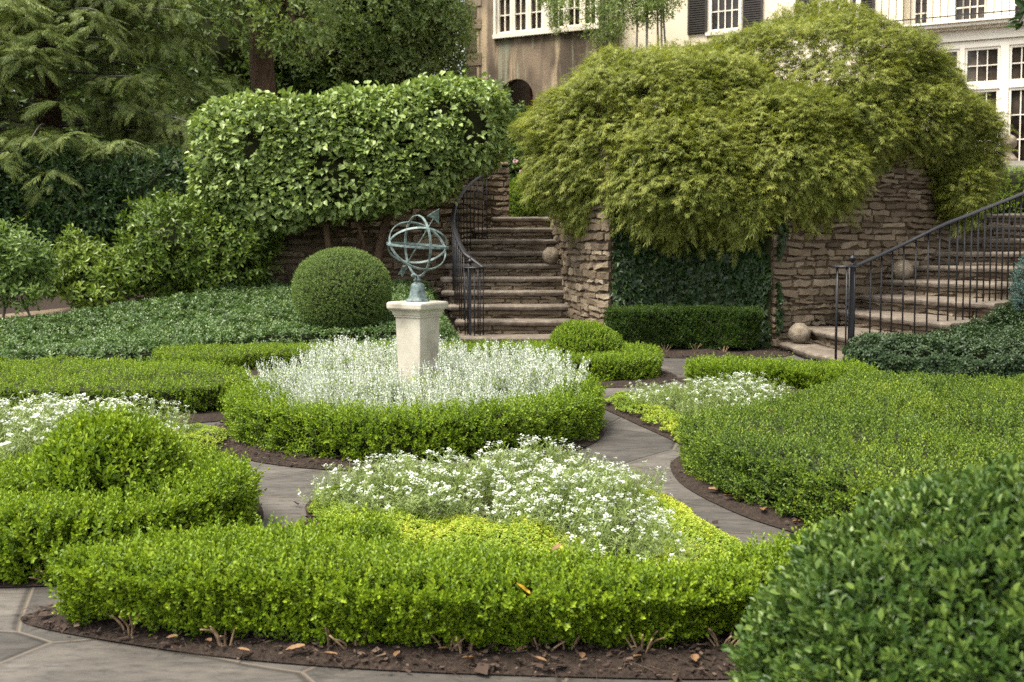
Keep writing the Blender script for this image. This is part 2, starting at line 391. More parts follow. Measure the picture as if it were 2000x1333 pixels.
def smooth_poly(pts, sub=6, closed=True):
    P = np.asarray(pts, float); n = len(P); out = []
    rngk = range(n) if closed else range(n - 1)
    for i in rngk:
        if closed:
            a, b, c, d = P[(i - 1) % n], P[i], P[(i + 1) % n], P[(i + 2) % n]
        else:
            a, b, c, d = P[max(i - 1, 0)], P[i], P[i + 1], P[min(i + 2, n - 1)]
        for k in range(sub):
            t = k / sub
            out.append(0.5 * ((2 * b) + (c - a) * t + (2 * a - 5 * b + 4 * c - d) * t * t + (3 * b - a - 3 * c + d) * t ** 3))
    if not closed:
        out.append(P[-1])
    return np.array(out)

def d_poly(poly):
    """Signed distance to a closed outline, positive inside."""
    A = np.asarray(poly, float); B = np.roll(A, -1, 0)
    def d(X):
        best = np.full(len(X), 1e9); ins = np.zeros(len(X), bool)
        for a, b in zip(A, B):
            ab = b - a
            t = np.clip(((X - a) @ ab) / (ab @ ab + 1e-12), 0, 1)
            best = np.minimum(best, np.linalg.norm(X - a - t[:, None] * ab, axis=1))
            if a[1] != b[1]:
                c = ((a[1] > X[:, 1]) != (b[1] > X[:, 1])) & (X[:, 0] < (b[0] - a[0]) * (X[:, 1] - a[1]) / (b[1] - a[1]) + a[0])
                ins ^= c
        return np.where(ins, best, -best)
    d.bbox = (A.min(0) - 0.1, A.max(0) + 0.1)
    return d

def d_ring(c, r1, r0=0.0):
    c = np.asarray(c, float)
    def d(X):
        r = np.linalg.norm(X - c, axis=1)
        return np.minimum(r1 - r, r - r0) if r0 else r1 - r
    d.bbox = (c - r1 - 0.1, c + r1 + 0.1)
    return d

def d_band(line, w):
    """Strip of half-width w about an open line, with rounded ends."""
    A = np.asarray(line, float)
    def d(X):
        best = np.full(len(X), 1e9)
        for a, b in zip(A[:-1], A[1:]):
            ab = b - a
            t = np.clip(((X - a) @ ab) / (ab @ ab + 1e-12), 0, 1)
            best = np.minimum(best, np.linalg.norm(X - a - t[:, None] * ab, axis=1))
        return w - best
    d.bbox = (A.min(0) - w - 0.1, A.max(0) + w + 0.1)
    return d

def d_union(*ds):
    def d(X):
        return np.max([q(X) for q in ds], axis=0)
    d.bbox = (np.min([q.bbox[0] for q in ds], 0), np.max([q.bbox[1] for q in ds], 0))
    return d

def grad(d, X, e=0.012):
    gx = d(X + [e, 0]) - d(X - [e, 0]); gy = d(X + [0, e]) - d(X - [0, e])
    g = np.stack([gx, gy], 1)
    return g / (np.linalg.norm(g, axis=1)[:, None] + 1e-9)

def unit(v):
    return v / (np.linalg.norm(v, axis=-1)[..., None] + 1e-9)

def frames(y, n):
    """Rotation with local +Y along y and local +Z near n."""
    y = unit(y); z = unit(n - (n * y).sum(-1)[:, None] * y); x = np.cross(y, z)
    return np.stack([x, y, z], -1)

def rnd_dir(n):
    return unit(rng.normal(size=(n, 3)))

# ------------------------------------------------------------------ leaf and sprig templates
class Tpl:
    def __init__(self, V, Q, T=None, MI=None):
        self.v = np.asarray(V, float); self.q = np.asarray(Q, int).reshape(-1, 4)
        self.t = np.zeros(len(self.v)) if T is None else np.broadcast_to(np.asarray(T, float), (len(self.v),))
        self.mi = np.zeros(len(self.q), int) if MI is None else np.broadcast_to(np.asarray(MI, int), (len(self.q),))

def leaf6(L=1, Wd=0.5, fold=0.25, curl=0.12, wide=0.45):
    w = Wd / 2
    V = [(0, 0, 0), (-w, L * wide, fold * w), (-w * 0.72, L * 0.78, fold * w - curl * L * 0.5), (0, L, -curl * L), (w * 0.72, L * 0.78, fold * w - curl * L * 0.5), (w, L * wide, fold * w)]
    return Tpl(V, [(0, 3, 2, 1), (0, 5, 4, 3)])

def leaf4(L=1, Wd=0.5, fold=0.2, curl=0.1, wide=0.5):
    w = Wd / 2
    return Tpl([(0, 0, 0), (-w, L * wide, fold * w), (0, L, -curl * L), (w, L * wide, fold * w)], [(0, 3, 2, 1)])

def heart(L=1, Wd=0.85):
    w = Wd / 2
    V = [(0, 0, 0), (-w * 0.8, -0.05 * L, 0.06), (-w, 0.35 * L, 0.1), (-w * 0.55, 0.72 * L, 0.03), (0, L, -0.15), (w * 0.55, 0.72 * L, 0.03), (w, 0.35 * L, 0.1), (w * 0.8, -0.05 * L, 0.06)]
    return Tpl(V, [(0, 3, 2, 1), (0, 4, 3, 3), (0, 7, 6, 5), (0, 5, 4, 4)])

def ivy_leaf(L=1):
    V = [(0, 0, 0), (-0.45, -0.1, 0.03), (-0.5, 0.35, 0.05), (-0.2, 0.5, 0.03), (0, 1, -0.1), (0.2, 0.5, 0.03), (0.5, 0.35, 0.05), (0.45, -0.1, 0.03)]
    return Tpl(np.array(V) * L, [(0, 3, 2, 1), (0, 5, 4, 3), (0, 7, 6, 5)])

def combine(parts):
    V, Q, T, MI, n = [], [], [], [], 0
    for t, Mx, p, s, tone, mi in parts:
        V.append(s * t.v @ np.asarray(Mx).T + np.asarray(p)); Q.append(t.q + n); T.append(t.t + tone)
        MI.append(t.mi + mi); n += len(t.v)
    return Tpl(np.vstack(V), np.vstack(Q), np.concatenate(T), np.concatenate(MI))

def fr1(y, nrm):
    return frames(np.array([y], float), np.array([nrm], float))[0]

def box_sprig(seed, pairs=5, length=0.062, L=0.020, Wd=0.011, simple=False, spread=1.0):
    r = np.random.default_rng(seed)
    lf = leaf4(1, Wd / L, 0.3, 0.1) if simple else leaf6(1, Wd / L, 0.3, 0.1, 0.5)
    parts = []
    for k in range(pairs):
        f = k / max(pairs - 1, 1)
        a = (1.15 - 0.75 * f) * spread
        for s in range(2):
            ph = k * math.pi / 2 + s * math.pi + r.normal(0, 0.3)
            rad = np.array([math.cos(ph), 0, math.sin(ph)])
            d = math.cos(a) * np.array([0, 1, 0]) + math.sin(a) * rad + r.normal(0, 0.12, 3)
            parts.append((lf, fr1(d, np.array([0, 1, 0]) - 0.6 * rad + r.normal(0, 0.2, 3)), (0, length * f * 0.9, 0), L * (0.8 + 0.35 * r.random()) * (1 - 0.25 * f), -0.16 + 0.30 * f + r.normal(0, 0.08), 0))
    return combine(parts)

def scatter(ch, tpls, P, Y, N, S, tone, mi=0):
    """One copy of a randomly chosen template at each point, +Y along Y, +Z near N."""
    idx = rng.integers(0, len(tpls), len(P))
    Fm = frames(Y, N)
    S = np.broadcast_to(np.asarray(S, float), (len(P),)); tone = np.broadcast_to(np.asarray(tone, float), (len(P),))
    for k, t in enumerate(tpls):
        s = idx == k
        m = int(s.sum())
        if not m: continue
        V = P[s][:, None] + S[s][:, None, None] * np.einsum('nij,kj->nki', Fm[s], t.v)
        Q = t.q[None] + (np.arange(m) * len(t.v))[:, None, None]
        T = tone[s][:, None] + t.t[None]
        ch.add(V.reshape(-1, 3), Q.reshape(-1, 4), T.ravel(), np.tile(t.mi, m) + mi)

# ------------------------------------------------------------------ ground heights
def sstep(a, b, x):
    t = np.clip((x - a) / (b - a), 0.0, 1.0)
    return t * t * (3 - 2 * t)

def ground_z(X):
    x, y = X[:, 0], X[:, 1]
    left = 0.56 * sstep(9.6, 14.4, y) * sstep(-0.5, -1.2, x)
    right = 0.50 * sstep(9.3, 11.2, y + 0.35 * (x - 3.5)) * sstep(3.2, 4.4, x)
    return left + right * sstep(np.interp(x, [3.3, 3.62, 4.42, 5.06, 5.72, 6.3, 6.9, 7.4, 7.8, 8.2], [9.45, 9.60, 9.85, 10.30, 10.9, 11.5, 12.1, 12.6, 13.1, 13.6]) - 0.08, np.interp(x, [3.3, 3.62, 4.42, 5.06, 5.72, 6.3, 6.9, 7.4, 7.8, 8.2], [9.45, 9.60, 9.85, 10.30, 10.9, 11.5, 12.1, 12.6, 13.1, 13.6]) - 0.40, y)

# ------------------------------------------------------------------ clipped hedges
def hedge_surface(d, h, n_top, n_side, zb=0.05, r=0.07, gz=None, tuck=0.05, seed=0):
    lo, hi = d.bbox
    hf = h if callable(h) else (lambda X: np.full(len(X), float(h)))
    g = gz if gz else (lambda X: np.zeros(len(X)))
    def inside(n, cond):
        out = []; tot = 0
        while tot < n:
            X = rng.uniform(lo, hi, (max(4000, 3 * n), 2))
            X = X[cond(d(X))]; out.append(X); tot += len(X)
            if tot == 0: raise RuntimeError('empty outline')
        return np.concatenate(out)[:n]
    X = inside(n_top, lambda v: v > 0.0)
    dd = d(X); k = np.clip((r - dd) / r, 0, 1)
    gr = grad(d, X)
    z = hf(X) - r + r * np.sqrt(np.clip(1 - k * k, 0, 1))
    Nt = unit(np.concatenate([-gr * k[:, None], np.sqrt(np.clip(1 - k * k, 0.02, 1))[:, None]], 1))
    e = 0.03
    hx = (hf(X + [e, 0]) - hf(X - [e, 0])) / (2 * e); hy = (hf(X + [0, e]) - hf(X - [0, e])) / (2 * e)
    Nt = unit(Nt + np.stack([-hx, -hy, 0 * hx], 1))
    Pt = np.column_stack([X, z + g(X)])
    Y = inside(n_side, lambda v: (v > 0) & (v < 0.07))
    gs = grad(d, Y); Y = Y - gs * d(Y)[:, None]
    u = rng.random(n_side)
    hs = hf(Y)
    zbv = zb + 0.022 * wob(Y, 12, seed + 9) + 0.012 * wob(Y, 30, seed + 10)
    zz = zbv + (hs - r * 0.5 - zbv) * u
    Y = Y + gs * (tuck * (1 - u) ** 2)[:, None]
    Ns = unit(np.concatenate([-gs, (0.25 * (u - 0.35))[:, None]], 1))
    Ps = np.column_stack([Y, zz + g(Y)])
    P = np.vstack([Pt, Ps]); N = np.vstack([Nt, Ns])
    bump = wob(P, 9, seed) * 0.018 + wob(P, 26, seed + 5) * 0.014
    return P + N * bump[:, None], N, np.concatenate([np.zeros(n_top), 1 - u])

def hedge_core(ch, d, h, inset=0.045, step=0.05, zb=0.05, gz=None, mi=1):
    """The twiggy inside of a hedge, a little within its leaves, shade put into its dark colour."""
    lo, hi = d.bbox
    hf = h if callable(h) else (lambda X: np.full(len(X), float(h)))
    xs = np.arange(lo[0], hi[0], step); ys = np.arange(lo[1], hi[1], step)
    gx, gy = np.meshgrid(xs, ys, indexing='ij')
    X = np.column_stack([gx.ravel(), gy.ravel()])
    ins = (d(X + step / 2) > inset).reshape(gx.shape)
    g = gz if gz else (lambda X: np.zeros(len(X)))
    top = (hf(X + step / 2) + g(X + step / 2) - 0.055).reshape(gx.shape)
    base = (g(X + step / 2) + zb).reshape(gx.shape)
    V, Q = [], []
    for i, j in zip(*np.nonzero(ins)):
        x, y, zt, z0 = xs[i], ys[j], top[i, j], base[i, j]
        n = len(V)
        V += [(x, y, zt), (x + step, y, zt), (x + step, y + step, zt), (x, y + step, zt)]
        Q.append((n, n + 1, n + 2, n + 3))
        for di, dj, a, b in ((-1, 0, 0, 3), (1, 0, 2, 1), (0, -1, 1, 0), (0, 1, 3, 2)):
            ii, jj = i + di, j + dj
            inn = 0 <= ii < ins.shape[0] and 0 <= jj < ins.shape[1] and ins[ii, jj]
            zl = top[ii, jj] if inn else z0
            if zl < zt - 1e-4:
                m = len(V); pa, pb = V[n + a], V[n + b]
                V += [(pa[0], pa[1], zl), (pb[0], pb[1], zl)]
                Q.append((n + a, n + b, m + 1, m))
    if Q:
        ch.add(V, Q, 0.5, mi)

SPR = [box_sprig(s) for s in range(4)]
SPR_S = [box_sprig(s + 10, simple=True) for s in range(4)]
SPR_D = [box_sprig(s + 20, simple=True, pairs=3, length=0.035) for s in range(4)]

def hedge(name, label, d, h, mat, n_top, n_side, size=1.0, tpl=SPR_S, zb=0.02, r=0.06, gz=None, seed=0, stems=0, group=None, upright=0.7, tone=0.5, cat='hedge', tuck=0.02, stray=0.0, stem_pts=None, core_inset=0.075, unit_len=False):
    P, N, low = hedge_surface(d, h, n_top, n_side, zb, r, gz, tuck, seed)
    n = len(P)
    up = np.array([0, 0, 1.0])
    Y = unit(N * 1.0 + up * upright + rng.normal(0, 0.38, (n, 3)))
    sc = size * rng.uniform(0.75, 1.25, n)
    if unit_len: size = 1.0
    depth = rng.random(n) ** 1.5 * 0.060 * size
    base = P - Y * (0.040 * sc)[:, None] - N * depth[:, None]
    if stray:
        s = rng.random(n) < stray
        base[s] += Y[s] * rng.uniform(0.010, 0.05, s.sum())[:, None]
    tn = tone + rng.normal(0, 0.13, n)
    ch = Chunk()
    scatter(ch, tpl, base, Y, rnd_dir(n), sc, tn)
    hedge_core(ch, d, h, zb=zb + 0.05, gz=gz, inset=core_inset, step=0.04)
    lo, hi = d.bbox
    if stems or stem_pts is not None:
        c = (lo + hi) / 2
        root = empty(name, (c[0], c[1], 0))
        ch.build('foliage', [mat, 'twig'], root)
        if stem_pts is None:
            X = rng.uniform(lo, hi, (40000, 2)); dd = d(X)
            X = X[(dd > 0.07) & (dd < 0.13)]
            pick = []
            for q in X:
                if all(np.linalg.norm(q - p) > 0.17 for p in pick): pick.append(q)
                if len(pick) >= stems: break
        else:
            pick = [np.asarray(p, float) for p in stem_pts]
        for q in pick:
            c2 = Chunk()
            z0 = float(gz(q[None])[0]) if gz else 0.0
            for k in range(random.randint(5, 9)):
                a = random.uniform(0, 6.28); s = random.uniform(0.02, 0.075)
                p0 = np.array([q[0] + 0.012 * math.cos(a), q[1] + 0.012 * math.sin(a), z0 - 0.01])
                p2 = p0 + [s * math.cos(a), s * math.sin(a), zb + random.uniform(0.015, 0.06)]
                p1 = (p0 + p2) / 2 + np.array([-0.2 * s * math.cos(a), -0.2 * s * math.sin(a), 0.0]) + rng.normal(0, 0.006, 3)
                c2.tube(smooth_poly([p0, p1, p2], 3, False), np.linspace(0.0044, 0.0024, 7), 6)
            c2.build('stem', 'stem', root, True)
        o = root
    else:
        o = ch.build(name, [mat, 'twig'])
    return tag(o, label, cat, group)

# ------------------------------------------------------------------ rounded crowns
def blob_points(blobs, n, shell=0.75, zmin=-1e9, back=0.35, tiers=0.0, seed=0, rough=0.07, rf=2.2):
    """Points in the outer shell of overlapping rounded masses; blob = (centre, radii, exponent)."""
    area = np.array([np.prod(np.asarray(b[1], float)) ** (2 / 3) for b in blobs]); area /= area.sum()
    PP, NN = [], []
    for b, a in zip(blobs, area):
        c = np.asarray(b[0], float); r = np.asarray(b[1], float) * np.ones(3); p = b[2] if len(b) > 2 else 2.0
        m = int(n * a * 2.6) + 20
        u = rnd_dir(m)
        k = (np.abs(u) ** p).sum(1) ** (-1 / p)
        s = u * k[:, None]
        Nn = unit(np.sign(s) * np.abs(s) ** (p - 1) / r)
        sc = shell + (1 - shell) * rng.random(m) ** 0.6
        Pp = c + s * r
        sc = sc * (1 + rough * wob(Pp, rf, seed) + rough * 0.6 * wob(Pp, rf * 3, seed + 1))
        if tiers:
            Q = Pp * np.array([0.8, 0.8, 2.6])
            sc = sc * (1 + tiers * wob(Q, 3.2, seed + 2))
        Pp = c + s * r * sc[:, None]
        keep = Pp[:, 2] > zmin
        cam_f = (unit(CAM - Pp) * Nn).sum(1)
        keep &= (cam_f > -0.25) | (rng.random(m) < back)
        for b2 in blobs:
            if b2 is b: continue
            c2 = np.asarray(b2[0], float); r2 = np.asarray(b2[1], float) * np.ones(3); p2 = b2[2] if len(b2) > 2 else 2.0
            keep &= ((np.abs((Pp - c2) / r2) ** p2).sum(1) ** (1 / p2)) > shell - 0.12
        PP.append(Pp[keep]); NN.append(Nn[keep])
    P = np.vstack(PP); N = np.vstack(NN)
    if len(P) > n:
        s = rng.permutation(len(P))[:n]; P, N = P[s], N[s]
    return P, N

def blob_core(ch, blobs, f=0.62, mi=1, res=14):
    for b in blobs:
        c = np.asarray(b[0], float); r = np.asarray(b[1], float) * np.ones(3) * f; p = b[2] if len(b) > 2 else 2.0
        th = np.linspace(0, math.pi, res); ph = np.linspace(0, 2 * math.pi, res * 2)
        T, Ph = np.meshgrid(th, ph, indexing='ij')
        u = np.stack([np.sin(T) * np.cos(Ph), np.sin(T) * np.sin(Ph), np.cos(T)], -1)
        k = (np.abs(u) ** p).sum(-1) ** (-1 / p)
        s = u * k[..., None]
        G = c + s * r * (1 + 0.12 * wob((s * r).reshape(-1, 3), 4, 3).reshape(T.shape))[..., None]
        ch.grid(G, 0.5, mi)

def limb(ch, p0, p1, r0, r1, bend=0.15, n=7, mi=0, seg=8):
    p0 = np.asarray(p0, float); p1 = np.asarray(p1, float)
    L = np.linalg.norm(p1 - p0)
    m = (p0 + p1) / 2 + rng.normal(0, bend * L, 3) * [1, 1, 0.5]
    pts = smooth_poly([p0, (p0 + m) / 2 + rng.normal(0, 0.2 * bend * L, 3), m, (m + p1) / 2 + rng.normal(0, 0.2 * bend * L, 3), p1], 3, False)
    ch.tube(pts, np.linspace(r0, r1, len(pts)), seg, mi)

# ================================================================== THE SETTING
def build_ground():
    xs = np.unique(np.concatenate([np.linspace(-120, -12, 12), np.linspace(-12, 12, 97), np.linspace(12, 120, 12)]))
    ys = np.unique(np.concatenate([np.linspace(-60, -2, 8), np.linspace(-2, 18, 81), np.linspace(18, 160, 14)]))
    gx, gy = np.meshgrid(xs, ys, indexing='ij')
    X = np.column_stack([gx.ravel(), gy.ravel()])
    z = ground_z(X) - 0.03 + 0.008 * wob(X, 3, 4) * (ground_z(X) > 0.02)
    c = Chunk(); c.grid(np.dstack([gx, gy, z.reshape(gx.shape)]))
    tag(c.build('ground', 'soil', smooth=True), kind='structure')
    c = Chunk()
    c.grid(np.dstack(list(np.meshgrid(np.linspace(-7, 7.5, 30), np.linspace(-3, 12.4, 30), indexing='ij')) + [np.zeros((30, 30))]))
    tag(c.build('path', 'flag'), kind='structure')
    # upper lawn and terrace behind the retaining walls
    c = Chunk()
    line = np.array([(-40, 15.6), (-4, 15.6), (-0.6, 16.0), (0.5, 15.9), (0.9, 13.9), (1.3, 12.5), (3.0, 12.5), (4.2, 13.2), (5.6, 14.2), (8.5, 14.4), (40, 14.4)], float)
    far = np.column_stack([line[:, 0] * 1.0, np.full(len(line), 90.0)])
    t = np.linspace(0, 1, 12)[:, None, None]
    G = line[None] * (1 - t) + far[None] * t
    c.grid(np.dstack([G, np.full(G.shape[:2], 1.68)]))
    tag(c.build('terrace', 'soil'), kind='structure')
    # bare tan earth along the foot of the shrubs
    c = Chunk()
    line = np.array([(-9, 10.9), (-7, 11.6), (-5.7, 12.3), (-4.6, 13.0), (-3.8, 13.4)])
    nrm = np.array([-0.5, 0.86])
    G = np.stack([line + nrm * w for w in (0.05, 0.16, 0.28)], 1)
    z = ground_z(G.reshape(-1, 2)).reshape(G.shape[:2]) + 0.05
    c.grid(np.dstack([G, z]))
    tag(c.build('dirt_path', 'bare'), kind='structure')
build_ground()

def bed(poly, seed, hgt=0.025):
    B = smooth_poly(poly, 6); c0 = B.mean(0)
    s = np.linspace(0.0, 1.0, 22)[:, None, None]
    G = c0 + (np.vstack([B, B[:1]])[None] - c0) * s
    X = G.reshape(-1, 2)
    e = np.repeat(s.ravel(), len(B) + 1)
    z = 0.006 + (hgt + 0.010 * wob(X, 9, seed) + 0.006 * wob(X, 30, seed + 1)) * np.clip((1 - e) * 9, 0, 1)
    ch = Chunk(); ch.grid(np.dstack([G, z.reshape(G.shape[:2])]))
    tag(ch.build('soil_bed', 'soil', smooth=True), kind='structure')
    return B
def circle(c, r, n=20):
    a = np.linspace(0, 2 * math.pi, n, endpoint=False)
    return np.column_stack([c[0] + r * np.cos(a), c[1] + r * np.sin(a)])

RC = (-0.63, 6.64)                            # centre of the round bed
BEDS = [
    circle((RC[0] - 0.05, RC[1] - 0.07), 1.29),
    [(-1.07, 4.1), (-1.20, 4.65), (-1.68, 5.45), (-1.93, 6.35), (-3.6, 6.4), (-4.0, 4.4), (-2.6, 3.55), (-1.7, 3.46), (-1.15, 3.7)],
    [(-1.58, 3.14), (-1.1, 2.93), (-0.6, 2.80), (0, 2.73), (0.8, 2.72), (1.5, 2.95), (1.35, 3.6), (0.93, 3.85), (0.74, 4.65), (0.45, 5.08), (-0.3, 5.03), (-0.93, 4.72), (-0.9, 4.2), (-1.12, 3.6), (-1.42, 3.32)],
    [(0.87, 5.43), (0.865, 4.95), (1.02, 4.42), (1.24, 4.03), (1.7, 3.2), (2.5, 2.6), (5.5, 2.6), (5.5, 8.5), (3.1, 8.4), (1.62, 9.15), (1.5, 8.5), (0.9, 8.0), (0.66, 7.6), (0.8, 6.9), (1.02, 6.03), (0.98, 5.72)],
    circle((0.72, 9.3), 0.82),
    [(-1.93, 7.2), (-2.2, 6.75), (-4, 6.62), (-6.2, 6.6), (-6.2, 9.2), (-3.6, 9.0), (-2.3, 8.35), (-1.9, 7.7)],
    [(-3.6, 9.0), (-2.5, 9.18), (-1.5, 9.4), (0, 9.6), (0.2, 10.9), (-3.6, 10.9)],
    [(0.95, 10.9), (2.85, 10.85), (3.05, 11.6), (1.0, 11.75)],
]
BED_OUT = [bed(b, 40 + i) for i, b in enumerate(BEDS)]

def build_mulch():
    """Bark chips and crumbs over the beds."""
    ch = Chunk()
    chip = Tpl([(-0.5, -0.5, 0), (0.5, -0.35, 0.06), (0.6, 0.45, 0), (-0.4, 0.5, 0.10)], [(0, 1, 2, 3)])
    for B, n in zip(BED_OUT, (9000, 5000, 16000, 9000, 1500, 1500, 600, 2500)):
        d = d_poly(B); lo, hi = d.bbox
        X = rng.uniform(lo, hi, (n * 3, 2)); dd = d(X)
        w = (dd > -0.05) & ((dd < 0.34) | (rng.random(len(X)) < 0.1)) & ((dd > 0) | (rng.random(len(X)) < 0.12))
        X = X[w][:n]
        m = len(X)
        P = np.column_stack([X, 0.012 + 0.022 * np.clip(d(X) * 9, 0, 1) + rng.random(m) * 0.012])
        a = rng.random(m) * 6.28
        Y = np.column_stack([np.cos(a), np.sin(a), rng.normal(0, 0.22, m)])
        Nn = np.column_stack([rng.normal(0, 0.35, (m, 2)), np.ones(m)])
        S = np.exp(rng.normal(-4.78, 0.55, m))
        V = chip.v * [0.45, 1.5, 1]
        scatter(ch, [Tpl(V, chip.q), Tpl(chip.v * [0.8, 0.9, 1], chip.q), Tpl(chip.v * [0.10, 3.6, 0.6], chip.q)], P, Y, Nn, S, np.clip(rng.beta(1.5, 2.6, m), 0, 1))
    tag(ch.build('mulch', 'chip'), 'dark bark mulch chips covering the planting beds', 'mulch', kind='stuff')
build_mulch()

# ------------------------------------------------------------------ stacked stone walls
def path_eval(line):
    A = np.asarray(line, float)
    seg = np.linalg.norm(np.diff(A, axis=0), axis=1); cum = np.concatenate([[0], np.cumsum(seg)])
    def f(s):
        s = np.clip(s, 0, cum[-1])
        x = np.interp(s, cum, A[:, 0]); y = np.interp(s, cum, A[:, 1])
        e = 0.06
        dx = np.interp(np.clip(s + e, 0, cum[-1]), cum, A[:, 0]) - np.interp(np.clip(s - e, 0, cum[-1]), cum, A[:, 0])
        dy = np.interp(np.clip(s + e, 0, cum[-1]), cum, A[:, 1]) - np.interp(np.clip(s - e, 0, cum[-1]), cum, A[:, 1])
        L = np.hypot(dx, dy) + 1e-9
        return np.stack([x, y], -1), np.stack([dy / L, -dx / L], -1)
    return f, cum[-1]

def stones(ch, line, z0, z1, ch_rng=(0.05, 0.10), len_rng=(0.16, 0.55), prot=0.03, seed=0, mi=0, wave=0.012, back=0.06, gap=0.012):
    """Courses of rough flat stones; the outward side is to the right of the line's direction."""
    r = np.random.default_rng(seed)
    f, S = path_eval(line)
    z = z0; course = 0
    nu, nv = 6, 4
    u = np.array([0.0, 0.03, 0.33, 0.67, 0.97, 1.0]); v = np.array([0.0, 0.10, 0.90, 1.0])
    while z < z1 - 0.02:
        h = min(r.uniform(*ch_rng), z1 - z)
        if z1 - z - h < 0.03: h = z1 - z
        s = -r.uniform(0, len_rng[0])
        while s < S:
            L = r.uniform(*len_rng); a, b = max(s, 0), min(s + L - gap, S)
            if b - a > 0.04:
                su = a + (b - a) * u
                p, n = f(su)
                o = r.uniform(0.25, 1.0) * prot
                dz0, dz1 = r.uniform(0.000, 0.012), r.uniform(0.004, 0.016)
                slope = r.normal(0, 0.018)
                G = np.zeros((nu, nv, 3))
                for j, vv in enumerate(v):
                    zz = z + dz0 + (h - dz0 - dz1) * vv + slope * (u - 0.5) + wave * np.sin(su * 2.3 + course * 1.7 + seed) + r.normal(0, 0.008, nu)
                    off = np.full(nu, o) + r.normal(0, 0.006, nu)
                    off[[0, -1]] = -back
                    if j in (0, nv - 1): off[:] = -back; off[1:-1] += r.uniform(0, back * 0.8, nu - 2)
                    q = p + n * off[:, None]
                    G[:, j] = np.column_stack([q, zz])
                ch.grid(G, r.beta(2, 2), mi)
            s += L
        z += h; course += 1

def wall_back(ch, line, z0, z1, off=0.012, thick=0.45, mi=1):
    A = np.asarray(line, float)
    f, S = path_eval(line)
    s = np.linspace(0, S, max(8, int(S / 0.25)))
    p, n = f(s)
    G = []
    for o, z in ((-off, z0), (-off, z1), (-thick, z1), (-thick, z0)):
        G.append(np.column_stack([p + n * o, np.full(len(s), z)]))
    ch.grid(np.array(G), 0.5, mi)

def stone_wall(name, label, line, z0, z1, seed, coping=True, **kw):
    ch = Chunk()
    stones(ch, line, z0, z1, seed=seed, **kw)
    wall_back(ch, line, z0, z1)
    root = empty(name, (line[0][0], line[0][1], z0))
    ch.build('stone_face', ['wall', 'mortar'], root, False)
    if coping:
        c2 = Chunk()
        f, S = path_eval(line); s = 0.0; r = np.random.default_rng(seed + 90)
        while s < S:
            L = r.uniform(0.35, 0.7); a, b = s, min(s + L - 0.012, S)
            if b - a > 0.05:
                su = np.linspace(a, b, 5); p, n = f(su)
                hh = r.uniform(0.05, 0.065)
                G = []
                for o, z in ((-0.42, z1), (0.035, z1 + 0.002), (0.055 + r.normal(0, .006), z1 + 0.02), (0.04, z1 + hh), (-0.42, z1 + hh)):
                    G.append(np.column_stack([p + n * (o + r.normal(0, 0.006, 5))[:, None], z + r.normal(0, 0.003, 5)]))
                c2.grid(np.array(G), r.random())
            s += L
        c2.build('coping', 'wall', root, True)
    return tag(root, label, 'wall')

# lines run left to right so that the stone face looks towards the garden
WALL_L = smooth_poly([(-3.75, 14.35), (-2.6, 14.6), (-1.5, 14.8), (-0.95, 14.95), (-0.62, 15.15), (-0.44, 15.42)], 4, False)
stone_wall('retaining_wall', 'brown stacked stone wall behind the clipped boxwood ball and the trunks', WALL_L, 0.2, 2.35, 21, ch_rng=(0.06, 0.115), len_rng=(0.18, 0.6))
PIER = np.array([(-0.44, 15.45), (-0.04, 15.5)])
stone_wall('stone_pier', 'upright stacked stone pier at the head of the curved stair', PIER, 1.5, 2.46, 22, ch_rng=(0.05, 0.10), len_rng=(0.14, 0.36))
WALL_F = smooth_poly([(0.62, 15.4), (0.70, 14.2), (0.74, 13.3), (0.84, 12.5), (1.05, 11.85), (1.16, 11.72)], 4, False)
stone_wall('flanking_wall', 'rounded stacked stone wall beside the curved stair and its stone ball', WALL_F, -0.02, 2.3, 23, ch_rng=(0.06, 0.12), len_rng=(0.16, 0.42), prot=0.045)
WALL_C = smooth_poly([(1.17, 11.75), (1.7, 11.98), (2.2, 12.02), (2.7, 11.85), (3.04, 11.62)], 4, False)
stone_wall('ivy_wall', 'concave garden wall hidden under dark climbing ivy', WALL_C, -0.02, 2.3, 24)
WALL_R = smooth_poly([(3.05, 11.6), (3.25, 11.72), (3.9, 12.05), (4.6, 12.5), (5.3, 12.9), (6.1, 13.6)], 4, False)
stone_wall('curved_wall', 'tall curved stacked stone wall beside the right hand stair under the maple', WALL_R, -0.02, 2.33, 25, ch_rng=(0.045, 0.105), len_rng=(0.13, 0.46), prot=0.045, wave=0.006, gap=0.018)

